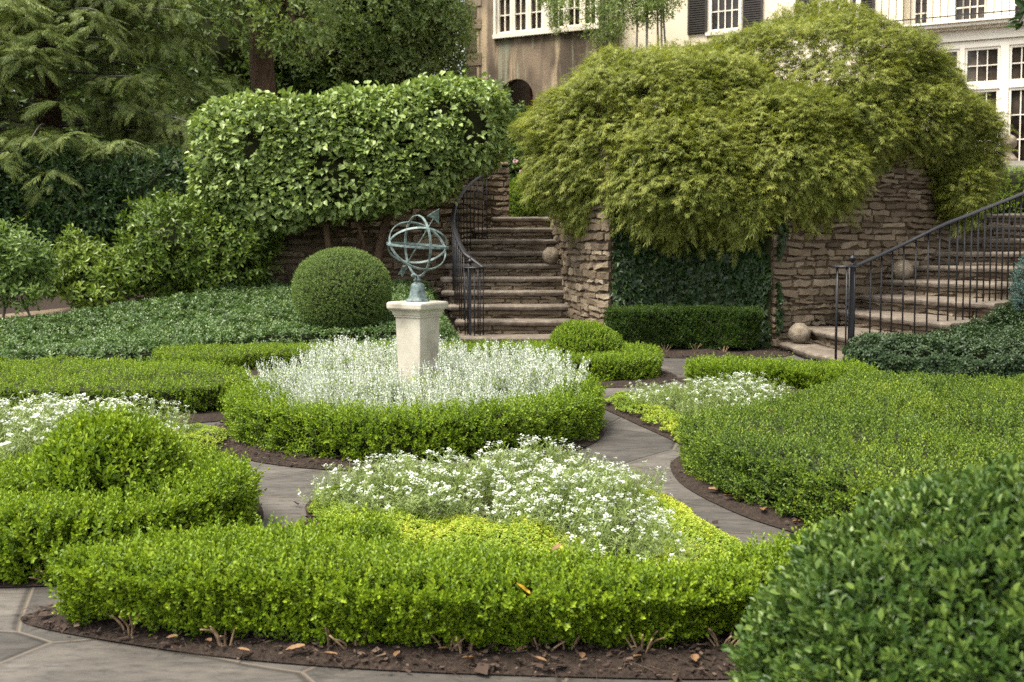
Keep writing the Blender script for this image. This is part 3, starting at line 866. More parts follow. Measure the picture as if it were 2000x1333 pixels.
# ------------------------------------------------------------------ stairs
def tread(front, dep, z, seed, th=0.065, nose=0.03):
    """One rough slab: front edge polyline (left to right), back vector, top height."""
    r = np.random.default_rng(seed)
    f, S = path_eval(front)
    n = max(10, int(S / 0.07)); s = np.linspace(0, S, n)
    p, nr = f(s)
    jit = np.convolve(r.normal(0, 0.014, n + 4), np.ones(3) / 3, 'valid')[:n] + r.normal(0, 0.003, n)
    G = []
    dep = np.asarray(dep, float)
    prof = [(-0.05, -th), (nose - 0.012, -th), (nose, -th * 0.65), (nose + 0.004, -th * 0.35), (nose - 0.006, -0.008), (nose - 0.025, 0.0)]
    for k, (o, dz) in enumerate(prof):
        G.append(np.column_stack([p + nr * (o + jit * (0.4 if k in (0,) else 1))[:, None], z + dz + r.normal(0, 0.003, n)]))
    for t in (0.35, 0.7, 1.0):
        G.append(np.column_stack([p + dep * t, np.full(n, z) + r.normal(0, 0.0015, n)]))
    G.append(np.column_stack([p + dep, np.full(n, z - th)]))
    G = np.array(G)
    ch = Chunk(); ch.grid(G)
    for e in (0, -1):                                       # end caps
        loop = G[:, e]; c0 = loop.mean(0); m = len(loop)
        ch.add(np.vstack([loop, c0]), [(i, (i + 1) % m, m, m) for i in range(m)])
    return ch

def staircase(name, label, edges, z0, rise, seed, deps, left_return=None):
    root = empty(name, (edges[0][0][0], edges[0][0][1], 0))
    for i, e in enumerate(edges):
        z = z0 + rise * i
        ch = tread(smooth_poly(e, 5, False) if len(e) > 2 else np.array(e), deps[i], z, seed + i)
        ch.build('tread', 'slab', root, False)
        zb = z - rise if i else -0.02
        line = smooth_poly(e, 5, False) if len(e) > 2 else np.asarray(e, float)
        c2 = Chunk()
        f, S = path_eval(line); s = np.linspace(0, S, 12); p, nr = f(s)
        stones(c2, p - nr * 0.035, zb, z - 0.066, ch_rng=(0.035, 0.065), len_rng=(0.2, 0.6), prot=0.018, seed=seed * 7 + i, wave=0.0, back=0.03, gap=0.008)
        wall_back(c2, p - nr * 0.035, zb, z - 0.066, thick=0.3)
        c2.build('riser', ['wall', 'mortar'], root, False)
    return tag(root, label, 'stair')

RISE = 0.175
LX = [-0.70, -0.82, -0.90, -0.95, -0.90, -0.83, -0.70, -0.55, -0.30]
RX = [0.80, 0.79, 0.75, 0.70, 0.67, 0.66, 0.66, 0.64, 0.62]
edges_l = [[(-0.72, 12.75), (-0.66, 12.32), (0.2, 12.25), (0.98, 12.22)]]
for i in range(9):
    y = 12.70 + 0.33 * i
    edges_l.append([(LX[i] - 0.02, y + 0.34), (LX[i] - 0.01, y + 0.12), (LX[i] + 0.10, y + 0.0), (LX[i] * 0.3 + RX[i] * 0.7, y - 0.02), (RX[i] + 0.06, y + 0.03)])
staircase('curved_stair', 'curved stone stair of worn slabs beside the pale pedestal and a curling rail', edges_l, 0.10, RISE, 300,
          [(0.02, 0.62)] + [(0.03, 0.62)] * 8 + [(0.03, 1.6)])
LR = [(3.15, 11.55), (3.46, 11.62), (3.97, 11.98), (4.33, 12.28), (4.66, 12.52), (5.1, 12.85), (5.5, 13.08), (5.85, 13.4), (6.05, 13.75), (6.3, 14.1)]
RR = [(3.30, 9.45), (3.62, 9.60), (4.42, 9.85), (5.06, 10.30), (5.72, 10.9), (6.3, 11.5), (6.9, 12.1), (7.4, 12.6), (7.8, 13.1), (8.2, 13.6)]
edges_r, deps_r = [], []
for i in range(10):
    a, b = np.array(LR[i], float), np.array(RR[i], float)
    t = unit((b - a)[None])[0]; nx = np.array([-t[1], t[0]])       # into the stair (up the flight)
    if nx[0] < 0: nx = -nx
    edges_r.append([tuple(a - t * 0.05), tuple(a * 0.5 + b * 0.5 - nx * 0.04), tuple(b - t * 0.06), tuple(b + nx * 0.08 + t * 0.02), tuple(b + nx * 0.42 + t * 0.01)])
    deps_r.append(tuple(nx * (0.75 if i < 9 else 2.0)))
def stair_right():
    # the slabs here are straight edged; returns at the near end are short
    E = [[e[0], e[1], e[2]] for e in edges_r]
    return staircase('broad_stair', 'broad shaded stone stair climbing beside the curved wall and a straight rail', E, 0.10, RISE, 400, deps_r)
stair_right()
# stone cheek closing the near end of the right stair
ck = Chunk()
for i in range(10):
    b = np.array(RR[i], float); a = np.array(LR[i], float)
    t = unit((b - a)[None])[0]; nx = np.array([-t[1], t[0]]); nx = nx if nx[0] > 0 else -nx
    q = b - t * 0.07
    line = np.array([q + nx * 0.0, q + nx * 0.75])
    zt = 0.10 + RISE * i - 0.066
    stones(ck, line, max(-0.02, zt - RISE * 1.6), zt, ch_rng=(0.04, 0.075), len_rng=(0.2, 0.5), prot=0.015, seed=500 + i, wave=0, back=0.03)
    wall_back(ck, line, max(-0.02, zt - RISE * 1.6), zt, thick=0.3)
cheek = ck.build('cheek', ['wall', 'mortar'], bpy.data.objects['broad_stair'], True)

# ------------------------------------------------------------------ iron rails
def rail_path_eval(P):
    P = np.asarray(P, float)
    seg = np.linalg.norm(np.diff(P, axis=0), axis=1); cum = np.concatenate([[0], np.cumsum(seg)])
    return (lambda s: np.array([np.interp(s, cum, P[:, k]) for k in range(3)])), cum[-1]

def flat_rail(P, w=0.031, h=0.017):
    """A moulded flat handrail swept along P."""
    P = np.asarray(P, float); t = np.gradient(P, axis=0)
    side = unit(np.column_stack([t[:, 1], -t[:, 0], np.zeros(len(P))])); up = unit(np.cross(side, unit(t)))
    up = np.where(up[:, 2:3] < 0, -up, up)
    prof = [(-w, -h * .5), (-w, h * .3), (-w * .6, h * .75), (0, h), (w * .6, h * .75), (w, h * .3), (w, -h * .5), (w * .5, -h), (-w * .5, -h), (-w, -h * .5)]
    G = np.array([P + side * a + up * b for a, b in prof])
    c = Chunk(); c.grid(G.transpose(1, 0, 2))
    for e in (0, -1):
        loop = G[:-1, e]; m = len(loop)
        c.add(np.vstack([loop, loop.mean(0)]), [(i, (i + 1) % m, m, m) for i in range(m)])
    return c

def iron_rail(name, label, P, tread_z, newel, newel_pts, main, z_new, z_base, skip=0.25, gap=0.125):
    P = smooth_poly(P, 8, False)
    root = empty(name, (main[0], main[1], z_base))
    flat_rail(P).build('handrail', 'iron', root, True)
    f, S = rail_path_eval(P)
    s = skip
    while s < S - 0.02:
        p = f(s); z = tread_z(p)
        c = Chunk(); c.tube([(p[0], p[1], z), (p[0], p[1], (z + p[2]) / 2), (p[0], p[1], p[2])], 0.0085, 6)
        c.build('baluster', 'iron', root, True); s += gap
    # curled newel: flat volute, ring of bars, square post and finial
    V = smooth_poly(newel, 6, False)
    flat_rail(np.column_stack([V, np.full(len(V), z_new)]), 0.03, 0.012).build('volute', 'iron', root, True)
    for q in newel_pts:
        c = Chunk(); c.tube([(q[0], q[1], z_base), (q[0], q[1], z_new * .5), (q[0], q[1], z_new)], 0.0085, 6)
        c.build('newel_bar', 'iron', root, True)
    c = Chunk(); c.box(main[0] - .014, main[0] + .014, main[1] - .014, main[1] + .014, z_base, z_new)
    c.build('newel_post', 'iron', root)
    c = Chunk()
    c.lathe([(0.012, 0.0), (0.030, 0.004), (0.014, 0.015), (0.012, 0.03), (0.026, 0.04), (0.034, 0.065), (0.036, 0.075), (0.020, 0.088), (0.010, 0.095), (0.008, 0.105), (0.012, 0.112), (0.0, 0.12)], (main[0], main[1], z_new + 0.01), 20)
    c.build('finial', 'iron', root, True)
    return tag(root, label, 'handrail')

def tz_left(p):
    i = int(np.clip(math.floor((p[1] - 12.70 + 0.02) / 0.33), -1, 8))
    return 0.275 + RISE * i if i >= 0 else 0.10
iron_rail('curling_rail', 'black iron rail curling up the curved stair behind the armillary',
          [(-0.355, 12.52, 0.955), (-0.50, 12.62, 1.06), (-0.624, 12.77, 1.166), (-0.765, 13.28, 1.44), (-0.806, 13.62, 1.62), (-0.763, 14.13, 1.89), (-0.60, 14.60, 2.14), (-0.348, 15.02, 2.36)],
          tz_left, [(-0.36, 12.52), (-0.43, 12.42), (-0.53, 12.43), (-0.60, 12.50), (-0.57, 12.58), (-0.50, 12.58)],
          [(-0.59, 12.50), (-0.565, 12.57), (-0.47, 12.42), (-0.43, 12.60), (-0.40, 12.45), (-0.36, 12.50)], (-0.525, 12.48), 0.955, 0.10, skip=0.28)
def tz_right(p):
    best = 0.10
    for i in range(10):
        a, b = np.array(LR[i]), np.array(RR[i]); t = b - a
        nx = np.array([-t[1], t[0]]); nx = nx if nx[0] > 0 else -nx
        if (np.array(p[:2]) - a) @ nx > -0.02: best = 0.10 + RISE * i
    return best
iron_rail('straight_rail', 'black iron rail rising along the near side of the broad right hand stair',
          [(3.37, 9.78, 1.02), (3.89, 10.02, 1.215), (4.38, 10.15, 1.43), (4.86, 10.5, 1.57), (5.81, 11.3, 1.83), (6.9, 12.2, 2.15), (7.6, 12.9, 2.5)],
          tz_right, [(3.39, 9.80), (3.30, 9.70), (3.22, 9.70), (3.17, 9.78), (3.22, 9.88), (3.30, 9.88)],
          [(3.185, 9.74), (3.21, 9.84), (3.255, 9.68), (3.35, 9.88), (3.375, 9.8)], (3.33, 9.74), 1.02, 0.10, skip=0.22, gap=0.15)

# ------------------------------------------------------------------ stone balls
def stone_ball(label, c, r, seed):
    ch = Chunk()
    th = np.linspace(0, math.pi, 22); prof = np.column_stack([r * np.sin(th), r * 0.95 * np.cos(th)])
    prof = np.vstack([[(0, r * 0.90), (r * 0.30, r * 0.93), (r * 0.42, r * 0.96), (r * 0.45, r * 0.88)], prof[5:]])[::-1]
    ch.lathe(prof, (0, 0, 0), 40)
    V = ch.V[0]; ch.V[0] = V * (1 + 0.012 * wob(V, 22, seed) + 0.008 * wob(V, 60, seed + 1))[:, None]
    o = ch.build('stone_ball', 'ballstone', None, True)
    o.location = (c[0], c[1], c[2] + r * 0.93)
    return tag(o, label, 'stone ball', 'stone balls set on the stairs')
stone_ball('pitted stone ball standing on a step of the curved stair against its wall', (0.55, 14.05, 0.975 - 0.0), 0.125, 1)
stone_ball('pale stone ball on the lowest slab of the broad stair', (3.31, 11.42, 0.10), 0.125, 2)
stone_ball('stone ball seen through the balusters of the straight iron rail', (4.88, 12.45, 0.80), 0.13, 3)

# ------------------------------------------------------------------ pedestal and armillary
def pedestal():
    root = empty('pedestal', (RC[0], RC[1], 0), 0); 
    a0 = R(56)
    def sq(h0, r0):                                       # half width at heights, square ring with softened corners
        pts = []
        for k in range(4):
            a = a0 + k * math.pi / 2 - math.pi / 4
            c = np.array([math.cos(a), math.sin(a)]) * r0 * math.sqrt(2)
            for t in (-0.035, 0.0, 0.035):
                a2 = a + t
                s = 0.985 if t == 0 else 1.0
                pts.append((RC[0] + c[0] * 0 + math.cos(a2) * r0 * math.sqrt(2) * s * (1.0 if t == 0 else 1 / (math.cos(t) + math.sin(abs(t)))), RC[1] + math.sin(a2) * r0 * math.sqrt(2) * s * (1.0 if t == 0 else 1 / (math.cos(t) + math.sin(abs(t)))), h0))
        return pts + pts[:1]
    def solid(name, prof):
        ch = Chunk(); ch.grid(np.array([sq(h, w) for h, w in prof]))
        top = np.array(sq(*prof[-1])[:-1]); m = len(top)
        ch.add(np.vstack([top, top.mean(0)]), [(i, (i + 1) % m, m, m) for i in range(m)])
        ch.build(name, 'limestone', root)
    solid('plinth', [(0, 0.165), (0.09, 0.165), (0.10, 0.15), (0.12, 0.14)])
    solid('shaft', [(0.12, 0.086), (0.42, 0.096), (0.742, 0.106)])
    solid('neck', [(0.742, 0.113), (0.755, 0.114), (0.757, 0.119), (0.775, 0.122), (0.785, 0.129), (0.79, 0.131)])
    solid('cap', [(0.79, 0.135), (0.794, 0.143), (0.803, 0.148), (0.828, 0.149), (0.838, 0.145), (0.843, 0.136)])
    return tag(root, 'pale square tapered stone pedestal rising from the round bed of white flowers', 'pedestal')
pedestal()

def armillary():
    z0 = 0.843
    C0 = np.array([RC[0] + 0.002, RC[1], 1.215]); r = 0.200
    root = empty('armillary_sphere', (RC[0], RC[1], z0))
    ch = Chunk()
    ch.lathe([(0, 0.0), (0.078, 0.0), (0.080, 0.006), (0.074, 0.014), (0.063, 0.022), (0.055, 0.04), (0.049, 0.07), (0.046, 0.10), (0.043, 0.115), (0.034, 0.122), (0.022, 0.126), (0.020, 0.134), (0.026, 0.138), (0.026, 0.146), (0.018, 0.15), (0.018, 0.17), (0.0, 0.172)], (RC[0], RC[1], z0), 40)
    ch.build('bell_base', 'bronze', root, True)
    def ring(name, nrm, rad, w=0.011, t=0.0028):
        nrm = unit(np.array([nrm], float))[0]
        a = unit(np.cross(nrm, [0.31, 0.2, 0.9])[None])[0]; b = np.cross(nrm, a)
        th = np.linspace(0, 2 * math.pi, 73)
        prof = [(-w, -t), (w, -t), (w, t), (-w, t), (-w, -t)]
        G = np.array([[C0 + (rad + q) * (math.cos(k) * a + math.sin(k) * b) + nrm * p for p, q in prof] for k in th])
        c = Chunk(); c.grid(G); c.build(name, 'bronze', root)
    ax = unit(np.array([[0.43, -0.66, 0.62]]))[0]                   # direction of the arrow
    ring('horizon_ring', (0.07, -0.045, 1), r + 0.004, 0.0075)
    ring('meridian_ring', (0.866, 0.50, 0.02), r + 0.002, 0.0075)
    ring('equator_ring', tuple(ax), r - 0.001, 0.0085)
    ring('tilted_ring', (-0.12, 0.57, 0.80), r - 0.004, 0.0075)
    c = Chunk(); p0, p1 = C0 - ax * 0.30, C0 + ax * 0.30
    c.tube([p0, C0, p1], 0.0045, 6)
    c.build('arrow_shaft', 'bronze', root, True)
    side = unit(np.cross(ax, [0.10, 1.0, 0.25])[None])[0]; nn = np.cross(ax, side) * 0.003
    def flat(name, pts):
        P = np.array([C0 + ax * a + side * s for a, s in pts]); m = len(P)
        c = Chunk(); c.add(np.vstack([P + nn, P - nn, (P + nn).mean(0), (P - nn).mean(0)]),
              [(i, (i + 1) % m, 2 * m, 2 * m) for i in range(m)] + [((i + 1) % m + m, i + m, 2 * m + 1, 2 * m + 1) for i in range(m)] + [(i, i + m, (i + 1) % m + m, (i + 1) % m) for i in range(m)])
        c.build(name, 'bronze', root)
    flat('arrow_head', [(0.285, 0.0), (0.268, 0.045), (0.31, 0.030), (0.38, 0.0), (0.31, -0.030), (0.268, -0.045)])
    flat('arrow_tail', [(-0.22, 0.0), (-0.24, 0.018), (-0.335, 0.018), (-0.315, 0.0), (-0.335, -0.018), (-0.24, -0.018)])
    # cradle holding the sphere
    c = Chunk(); a = np.linspace(-0.9, 0.9, 15)
    d = np.array([0.55, 0.83, 0])
    c.tube([C0 + (r + 0.004) * (np.sin(k) * d * np.array([1, 1, 0]) + np.array([0, 0, -math.cos(k)])) for k in a * 0.35], 0.009, 6)
    c.build('cradle', 'bronze', root, True)
    return tag(root, 'verdigris armillary sphere with an arrow standing on the pale pedestal', 'armillary')
armillary()

# ================================================================== HEDGES OF THE KNOT GARDEN
FG = d_union(d_poly(smooth_poly([(-1.46, 3.08), (-1.1, 2.93), (-0.6, 2.84), (0, 2.80), (0.55, 2.82), (1.0, 2.92), (1.3, 3.2), (1.15, 3.42), (0.82, 3.22), (0.55, 3.04), (0.2, 3.12), (-0.15, 3.20), (-0.42, 3.26), (-0.42, 3.45), (-0.85, 3.46), (-1.2, 3.34)], 5)),)
def fg_h(X):
    groove = np.exp(-((X[:, 0] + 0.30) / 0.20) ** 2 - ((X[:, 1] - 3.27) / 0.055) ** 2)
    return 0.252 + 0.012 * wob(X, 5, 3) - 0.10 * groove
stem_line = [(-1.18, 3.02), (-0.86, 2.93), (-0.55, 2.90), (-0.47, 2.885), (-0.20, 2.88), (-0.14, 2.86), (0.09, 2.865), (0.155, 2.88), (0.38, 2.865), (0.62, 2.885), (0.9, 2.94)]
hedge('front_hedge', 'bright green clipped boxwood hedge across the front with pale stems showing below', FG, fg_h, 'box', 6800, 10400, 0.90, SPR, zb=0.054, r=0.085, tuck=0.035, seed=1, stem_pts=stem_line, stray=0.14, tone=0.54, upright=0.95)
hedge('ring_hedge', 'round boxwood ring hedge around the bed of white flower spikes', d_ring((RC[0], RC[1] - 0.02), 1.23, 0.90), lambda X: 0.295 + 0.010 * wob(X, 4, 8), 'box', 5200, 9000, 1.1, SPR_S, seed=2, stray=0.06, tone=0.50,
      stem_pts=[(RC[0] + 1.10 * math.cos(a), RC[1] + 1.10 * math.sin(a)) for a in (-2.5, -2.2, -1.9, -1.65, -1.35, -1.1, -0.8)])
LC = np.array([-1.75, 4.1])
hedge('collar_hedge', 'low boxwood collar hedge encircling the leafy dome in the left front', d_ring(LC, 0.65, 0.33), lambda X: 0.262 + 0.012 * wob(X, 5, 4), 'box', 3600, 5200, 1.05, SPR, seed=3, stray=0.06, tone=0.52, stem_pts=[(LC[0] + 0.1, 3.52), (LC[0] - 0.2, 3.54)])
def dome_h(c, r, z0, z1):
    def h(X):
        q = np.clip(1 - ((X - c) ** 2).sum(1) / r ** 2, 0, 1)
        return z0 + (z1 - z0) * np.sqrt(q)
    return h
hedge('boxwood_dome', 'loose leafy boxwood dome inside the left front collar hedge', d_ring(LC + [0.09, 0.0], 0.31), dome_h(LC + [0.09, 0], 0.315, 0.16, 0.485), 'box', 2600, 700, 1.35, SPR, seed=4, r=0.02, upright=1.3, stray=0.25, tone=0.50, cat='topiary')
LB = d_poly(smooth_poly([(-2.0, 7.35), (-2.15, 7.0), (-2.7, 6.85), (-4, 6.82), (-6.2, 6.85), (-6.2, 8.6), (-4.2, 8.65), (-3.0, 8.5), (-2.3, 8.05), (-2.02, 7.7)], 5))
hedge('broad_hedge', 'broad flat topped boxwood hedge at the left edge behind white flowers', LB, lambda X: 0.265 + 0.010 * wob(X, 3, 5), 'box', 13000, 6500, 1.0, SPR_D, seed=5, r=0.05, tone=0.50, upright=0.9)
BL = d_union(d_band(smooth_poly([(-3.1, 9.75), (-2.6, 9.85), (-2.0, 10.0), (-1.2, 10.2), (0.25, 10.25)], 5, False), 0.42), d_ring((-2.95, 9.55), 0.42))
hedge('border_hedge', 'long low boxwood hedge running behind the round flower bed', BL, lambda X: 0.235 + 0.014 * wob(X, 4, 6), 'box', 6500, 5200, 1.1, SPR_D, seed=6, tone=0.50, stem_pts=[(-2.35, 9.62), (-2.1, 9.66), (-1.9, 9.7)])
MC = np.array([0.74, 9.3])
hedge('skirt_hedge', 'low boxwood hedge skirting the rounded mound near the curved stair', d_ring(MC, 0.66, 0.27), lambda X: 0.255 + 0.012 * wob(X, 5, 7), 'box', 3000, 3600, 1.1, SPR_S, seed=7, tone=0.52, stem_pts=[(0.72, 8.75), (0.55, 8.78), (1.0, 8.8)])
hedge('boxwood_mound', 'smooth round boxwood mound below the foot of the curved stair', d_ring(MC - [0.07, 0], 0.38), dome_h(MC - [0.07, 0], 0.385, 0.20, 0.50), 'box', 2600, 500, 1.1, SPR_S, seed=8, r=0.02, tone=0.50, cat='topiary')
RH = d_union(d_band(np.array([(1.78, 8.68), (2.15, 8.52)]), 0.24), d_band(np.array([(2.1, 8.5), (2.76, 8.2)]), 0.25))
hedge('short_hedge', 'short bright boxwood hedge before the ivy wall and the right hand steps', RH, lambda X: 0.225 + 0.014 * wob(X, 6, 9), 'box', 3000, 3400, 1.1, SPR_S, seed=9, tone=0.50, stray=0.08, stem_pts=[(1.9, 8.5), (2.3, 8.25), (2.75, 8.02)])
BR = d_poly(smooth_poly([(0.93, 5.42), (0.95, 5.0), (1.08, 4.5), (1.30, 4.10), (1.7, 3.6), (2.3, 3.1), (3.4, 3.0), (4.6, 3.4), (5.0, 5.5), (4.2, 6.5), (3.2, 6.75), (2.5, 6.9), (1.9, 6.45), (1.35, 5.85)], 5))
hedge('wide_hedge', 'wide dull green boxwood hedge filling the right side with yellowish patches', BR, lambda X: 0.29 + 0.012 * wob(X, 2.0, 10) + 0.012 * wob(X, 7, 11) - 0.07 * np.exp(-((X[:, 0] - 2.35 - 0.35 * (X[:, 1] - 5.2)) / 0.10) ** 2) * (X[:, 1] > 4.9) - 0.05 * np.exp(-((X[:, 1] - 5.0 + 0.3 * (X[:, 0] - 3)) / 0.09) ** 2) * (X[:, 0] > 2.2), 'box_right', 21000, 11000, 0.98, SPR_S, seed=10, tone=0.46, stray=0.08, stem_pts=[(1.15, 4.62), (1.4, 4.2)])
RS = d_band(smooth_poly([(2.75, 7.45), (3.4, 7.3), (4.0, 7.15), (4.9, 7.3)], 4, False), 0.30)
hedge('far_hedge', 'dull low boxwood strip in front of the dark glossy groundcover', RS, lambda X: 0.245 + 0.014 * wob(X, 4, 12), 'box_right', 4500, 3000, 1.1, SPR_D, seed=11, tone=0.36)
IH = d_band(smooth_poly([(1.28, 11.35), (1.8, 11.52), (2.3, 11.50), (2.62, 11.32)], 4, False), 0.22)
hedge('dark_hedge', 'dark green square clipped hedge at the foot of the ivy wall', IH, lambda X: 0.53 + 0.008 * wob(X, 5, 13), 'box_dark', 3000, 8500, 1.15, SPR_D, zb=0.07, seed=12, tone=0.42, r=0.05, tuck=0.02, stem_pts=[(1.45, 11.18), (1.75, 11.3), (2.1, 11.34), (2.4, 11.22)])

def blob_shrub(name, label, cat, blobs, mat, n, tpl, size, tone=0.5, shell=0.8, droop=0.0, upright=0.3, zmin=-9, core=0.8, group=None, seed=0, rough=0.05, rf=3, trunks=None, back=0.35, tiers=0.0, bark='bark', spread=0.45, rad=0.03, core_mi=1, jit=0.14, holes=0.0):
    P, N = blob_points(blobs, n, shell, zmin, back, tiers, seed, rough, rf)
    if holes:
        k = (wob(P, 5, seed + 3) + 0.7 * wob(P, 12, seed + 4) > -holes * 1.5) | (rng.random(len(P)) < 0.15)
        P, N = P[k], N[k]
        st = rng.random(len(P)) < 0.03
        P[st] += N[st] * rng.uniform(0.03, 0.14, st.sum())[:, None]
    m = len(P)
    Y = unit(N + np.array([0, 0, upright - droop]) + rng.normal(0, spread, (m, 3)))
    ch = Chunk()
    S = size * rng.uniform(0.7, 1.3, m)
    Nn = unit(N * 0.6 + np.array([0, 0, 0.7]) + rng.normal(0, 0.35, (m, 3)))
    scatter(ch, tpl, P - Y * 0.4 * S[:, None] * 0.05, Y, Nn, S, tone + rng.normal(0, jit, m))
    if core: blob_core(ch, blobs, core)
    if trunks:
        root = empty(name, trunks[0][0])
        ch.build('foliage', [mat, 'twig'], root)
        for k, t in enumerate(trunks):
            c2 = Chunk()
            limb(c2, t[0], t[1], t[2], t[3], 0.08)
            c2.build('trunk', bark, root, True)
        return tag(root, label, cat, group)
    return tag(ch.build(name, [mat, 'twig']), label, cat, group)

BALLC = np.array([(668 - 1000) / F * 11.5, 11.5, 0.69])
blob_shrub('boxwood_ball', 'large round clipped boxwood ball standing left of the pedestal', 'topiary', [(BALLC, (0.55, 0.55, 0.50), 2.15)], 'ball', 9000, SPR_D, 1.0, tone=0.58, shell=0.93, core=0.87, rough=0.035, upright=0.35, zmin=0.22, back=0.5)
blob_shrub('corner_shrub', 'big dark green boxwood bush filling the lower right corner close by', 'shrub', [((1.12, 2.05, 0.18), (0.63, 0.50, 0.50), 2.05)], 'shrub_dark', 12500, [box_sprig(70 + k, pairs=5, length=0.062, L=0.027, Wd=0.0125) for k in range(4)], 1.0, tone=0.5, shell=0.88, core=0.78, rough=0.07, upright=0.6, rf=6, back=0.4, spread=0.5)

# ================================================================== GROUNDCOVER, FLOWERS
COVER = combine([(leaf6(1, 0.5, 0.2, 0.12), fr1((math.cos(a) * math.cos(e), math.sin(a) * math.cos(e), math.sin(e)), (-math.cos(a) * .5, -math.sin(a) * .5, 1)), (0, 0, 0.15 * k), 1.0 - 0.08 * k, 0.03 * k - 0.08, 0) for k, (a, e) in enumerate([(0, .1), (2.1, .2), (4.2, .15), (1.0, .6), (3.1, .65), (5.2, .7)])])
ROSETTE = Tpl(COVER.v[:, [0, 2, 1]] * [1, 1, -1], COVER.q, COVER.t)          # same whorl about +Y

def groundcover(name, label, d, depth, mat, n, size, seed, tone=0.45, edge=0.18, mound=0.03):
    lo, hi = d.bbox
    X = rng.uniform(lo, hi, (n * 4, 2)); dd = d(X); X = X[dd > 0]; dd = d(X)
    X, dd = X[:n], dd[:n]
    m = len(X)
    top = depth * np.clip(dd / edge, 0, 1) ** 0.5
    k = np.clip((edge - dd) / edge, 0, 1); g = grad(d, X)
    # on the rim leaves stand at every height so that the side is leafy too
    u = np.where(k > 0.2, rng.random(m) ** 0.6, 1.0)
    P3 = np.column_stack([X, ground_z(X)])
    z = P3[:, 2] + top * u + mound * wob(X, 3, seed) + 0.02 * wob(X, 11, seed + 1) - 0.04 * rng.random(m) ** 2
    N = unit(np.concatenate([-g * k[:, None] * 0.9, np.ones((m, 1))], 1))
    Y = unit(N + rng.normal(0, 0.40, (m, 3)))
    ch = Chunk()
    scatter(ch, [ROSETTE], np.column_stack([X, z]), Y, rnd_dir(m), size * rng.uniform(0.7, 1.25, m), tone + rng.normal(0, 0.16, m))
    hedge_core(ch, d, lambda Q: np.full(len(Q), depth - 0.05) + mound * wob(Q, 3, seed), inset=0.30, step=0.08, zb=0.0, gz=ground_z)
    return tag(ch.build(name, [mat, 'twig']), label, 'groundcover', kind='stuff')

GL = d_poly(smooth_poly([(-9.0, 9.9), (-7.0, 9.5), (-4.6, 9.3), (-3.5, 10.0), (-2.6, 10.6), (-1.7, 10.8), (-0.9, 10.9), (-0.62, 11.3), (-0.66, 12.1), (-0.86, 12.8), (-1.0, 13.4), (-1.15, 14.1), (-2.3, 14.2), (-3.4, 13.9), (-4.2, 12.9), (-5.4, 11.9), (-7.0, 11.1), (-9.0, 10.7)], 4))
groundcover('groundcover', 'dark glossy groundcover spreading up the left bank below the shrubs', GL, 0.17, 'cover', 21000, 0.042, 31)
GR = d_poly(smooth_poly([(3.12, 9.05), (3.6, 8.65), (5.0, 8.3), (7.5, 8.4), (8.0, 10.6), (6.6, 11.2), (5.6, 10.4), (4.9, 9.95), (4.2, 9.55), (3.5, 9.55), (3.2, 9.4)], 4))
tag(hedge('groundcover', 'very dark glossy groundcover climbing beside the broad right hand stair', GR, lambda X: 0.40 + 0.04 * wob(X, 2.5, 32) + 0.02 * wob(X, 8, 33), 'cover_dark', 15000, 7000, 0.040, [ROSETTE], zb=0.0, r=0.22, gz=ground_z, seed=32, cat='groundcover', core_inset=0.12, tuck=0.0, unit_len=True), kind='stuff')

def spike(seed):
    """An upright stem with narrow leaves below and a spire of white florets."""
    r = np.random.default_rng(seed)
    parts = []
    st = Tpl([(-0.004, 0, 0), (0.004, 0, 0), (0.003, 1, 0), (-0.003, 1, 0)], [(0, 1, 2, 3)])
    parts.append((st, np.eye(3), (0, 0, 0), 1.0, 0.1, 0))
    lf = leaf4(1, 0.20, 0.2, 0.1)
    for k in range(10):
        a = r.uniform(0, 6.28); h = r.uniform(0.12, 0.60)
        d = (math.cos(a), r.uniform(0.5, 1.1), math.sin(a))
        parts.append((lf, fr1(d, (-.3 * math.cos(a), 1, -.3 * math.sin(a))), (0, h * 1.25, 0), 0.15, r.normal(0, .08), 0))
    fl = Tpl([(-0.5, 0, 0), (0, -0.15, 0.35), (0.5, 0, 0), (0, 0.15, -0.35)], [(0, 1, 2, 3)])
    h = 0.52
    while h < 1.0:
        for s in range(2):
            a = r.uniform(0, 6.28)
            d = (math.cos(a), r.uniform(-.4, .6), math.sin(a))
            sz = 0.046 * (1.1 - 0.62 * (h - 0.46) / 0.54) * r.uniform(0.8, 1.2)
            parts.append((fl, fr1(d, r.normal(0, 1, 3)), (0.030 * math.cos(a), h, 0.030 * math.sin(a)), sz, r.normal(0.1, .15), 1))
        h += 0.026
    return combine(parts)
SPIKES = [spike(s) for s in range(5)]
def spike_bed():
    d = d_ring(RC, 1.0)
    X = rng.uniform(*d.bbox, (9000, 2)); X = X[d(X) > 0.0]
    q = np.abs(X - np.array(RC)).max(1); X = X[np.linalg.norm(X - np.array(RC), axis=1) > 0.155][:3300]
    m = len(X); r = np.linalg.norm(X - np.array(RC), axis=1)
    hgt = (0.375 + 0.085 * (X[:, 1] - RC[1]) - 0.03 * r ** 2 + 0.045 * wob(X, 6, 2)) * rng.uniform(0.60, 1.15, m)
    out = (X - np.array(RC)) / (r[:, None] + 1e-6)
    Y = unit(np.column_stack([out * (0.22 * np.clip(r, 0, 1) ** 3)[:, None], np.ones(m)]) + rng.normal(0, 0.13, (m, 3)))
    ch = Chunk()
    scatter(ch, SPIKES, np.column_stack([X, np.full(m, 0.03)]), Y, rnd_dir(m), hgt * 1.08, 0.5 + rng.normal(0, 0.12, m))
    tag(ch.build('flower_spikes', ['herb', 'petal']), 'mass of white flower spikes filling the round bed about the pedestal', 'flower bed', kind='stuff')
spike_bed()

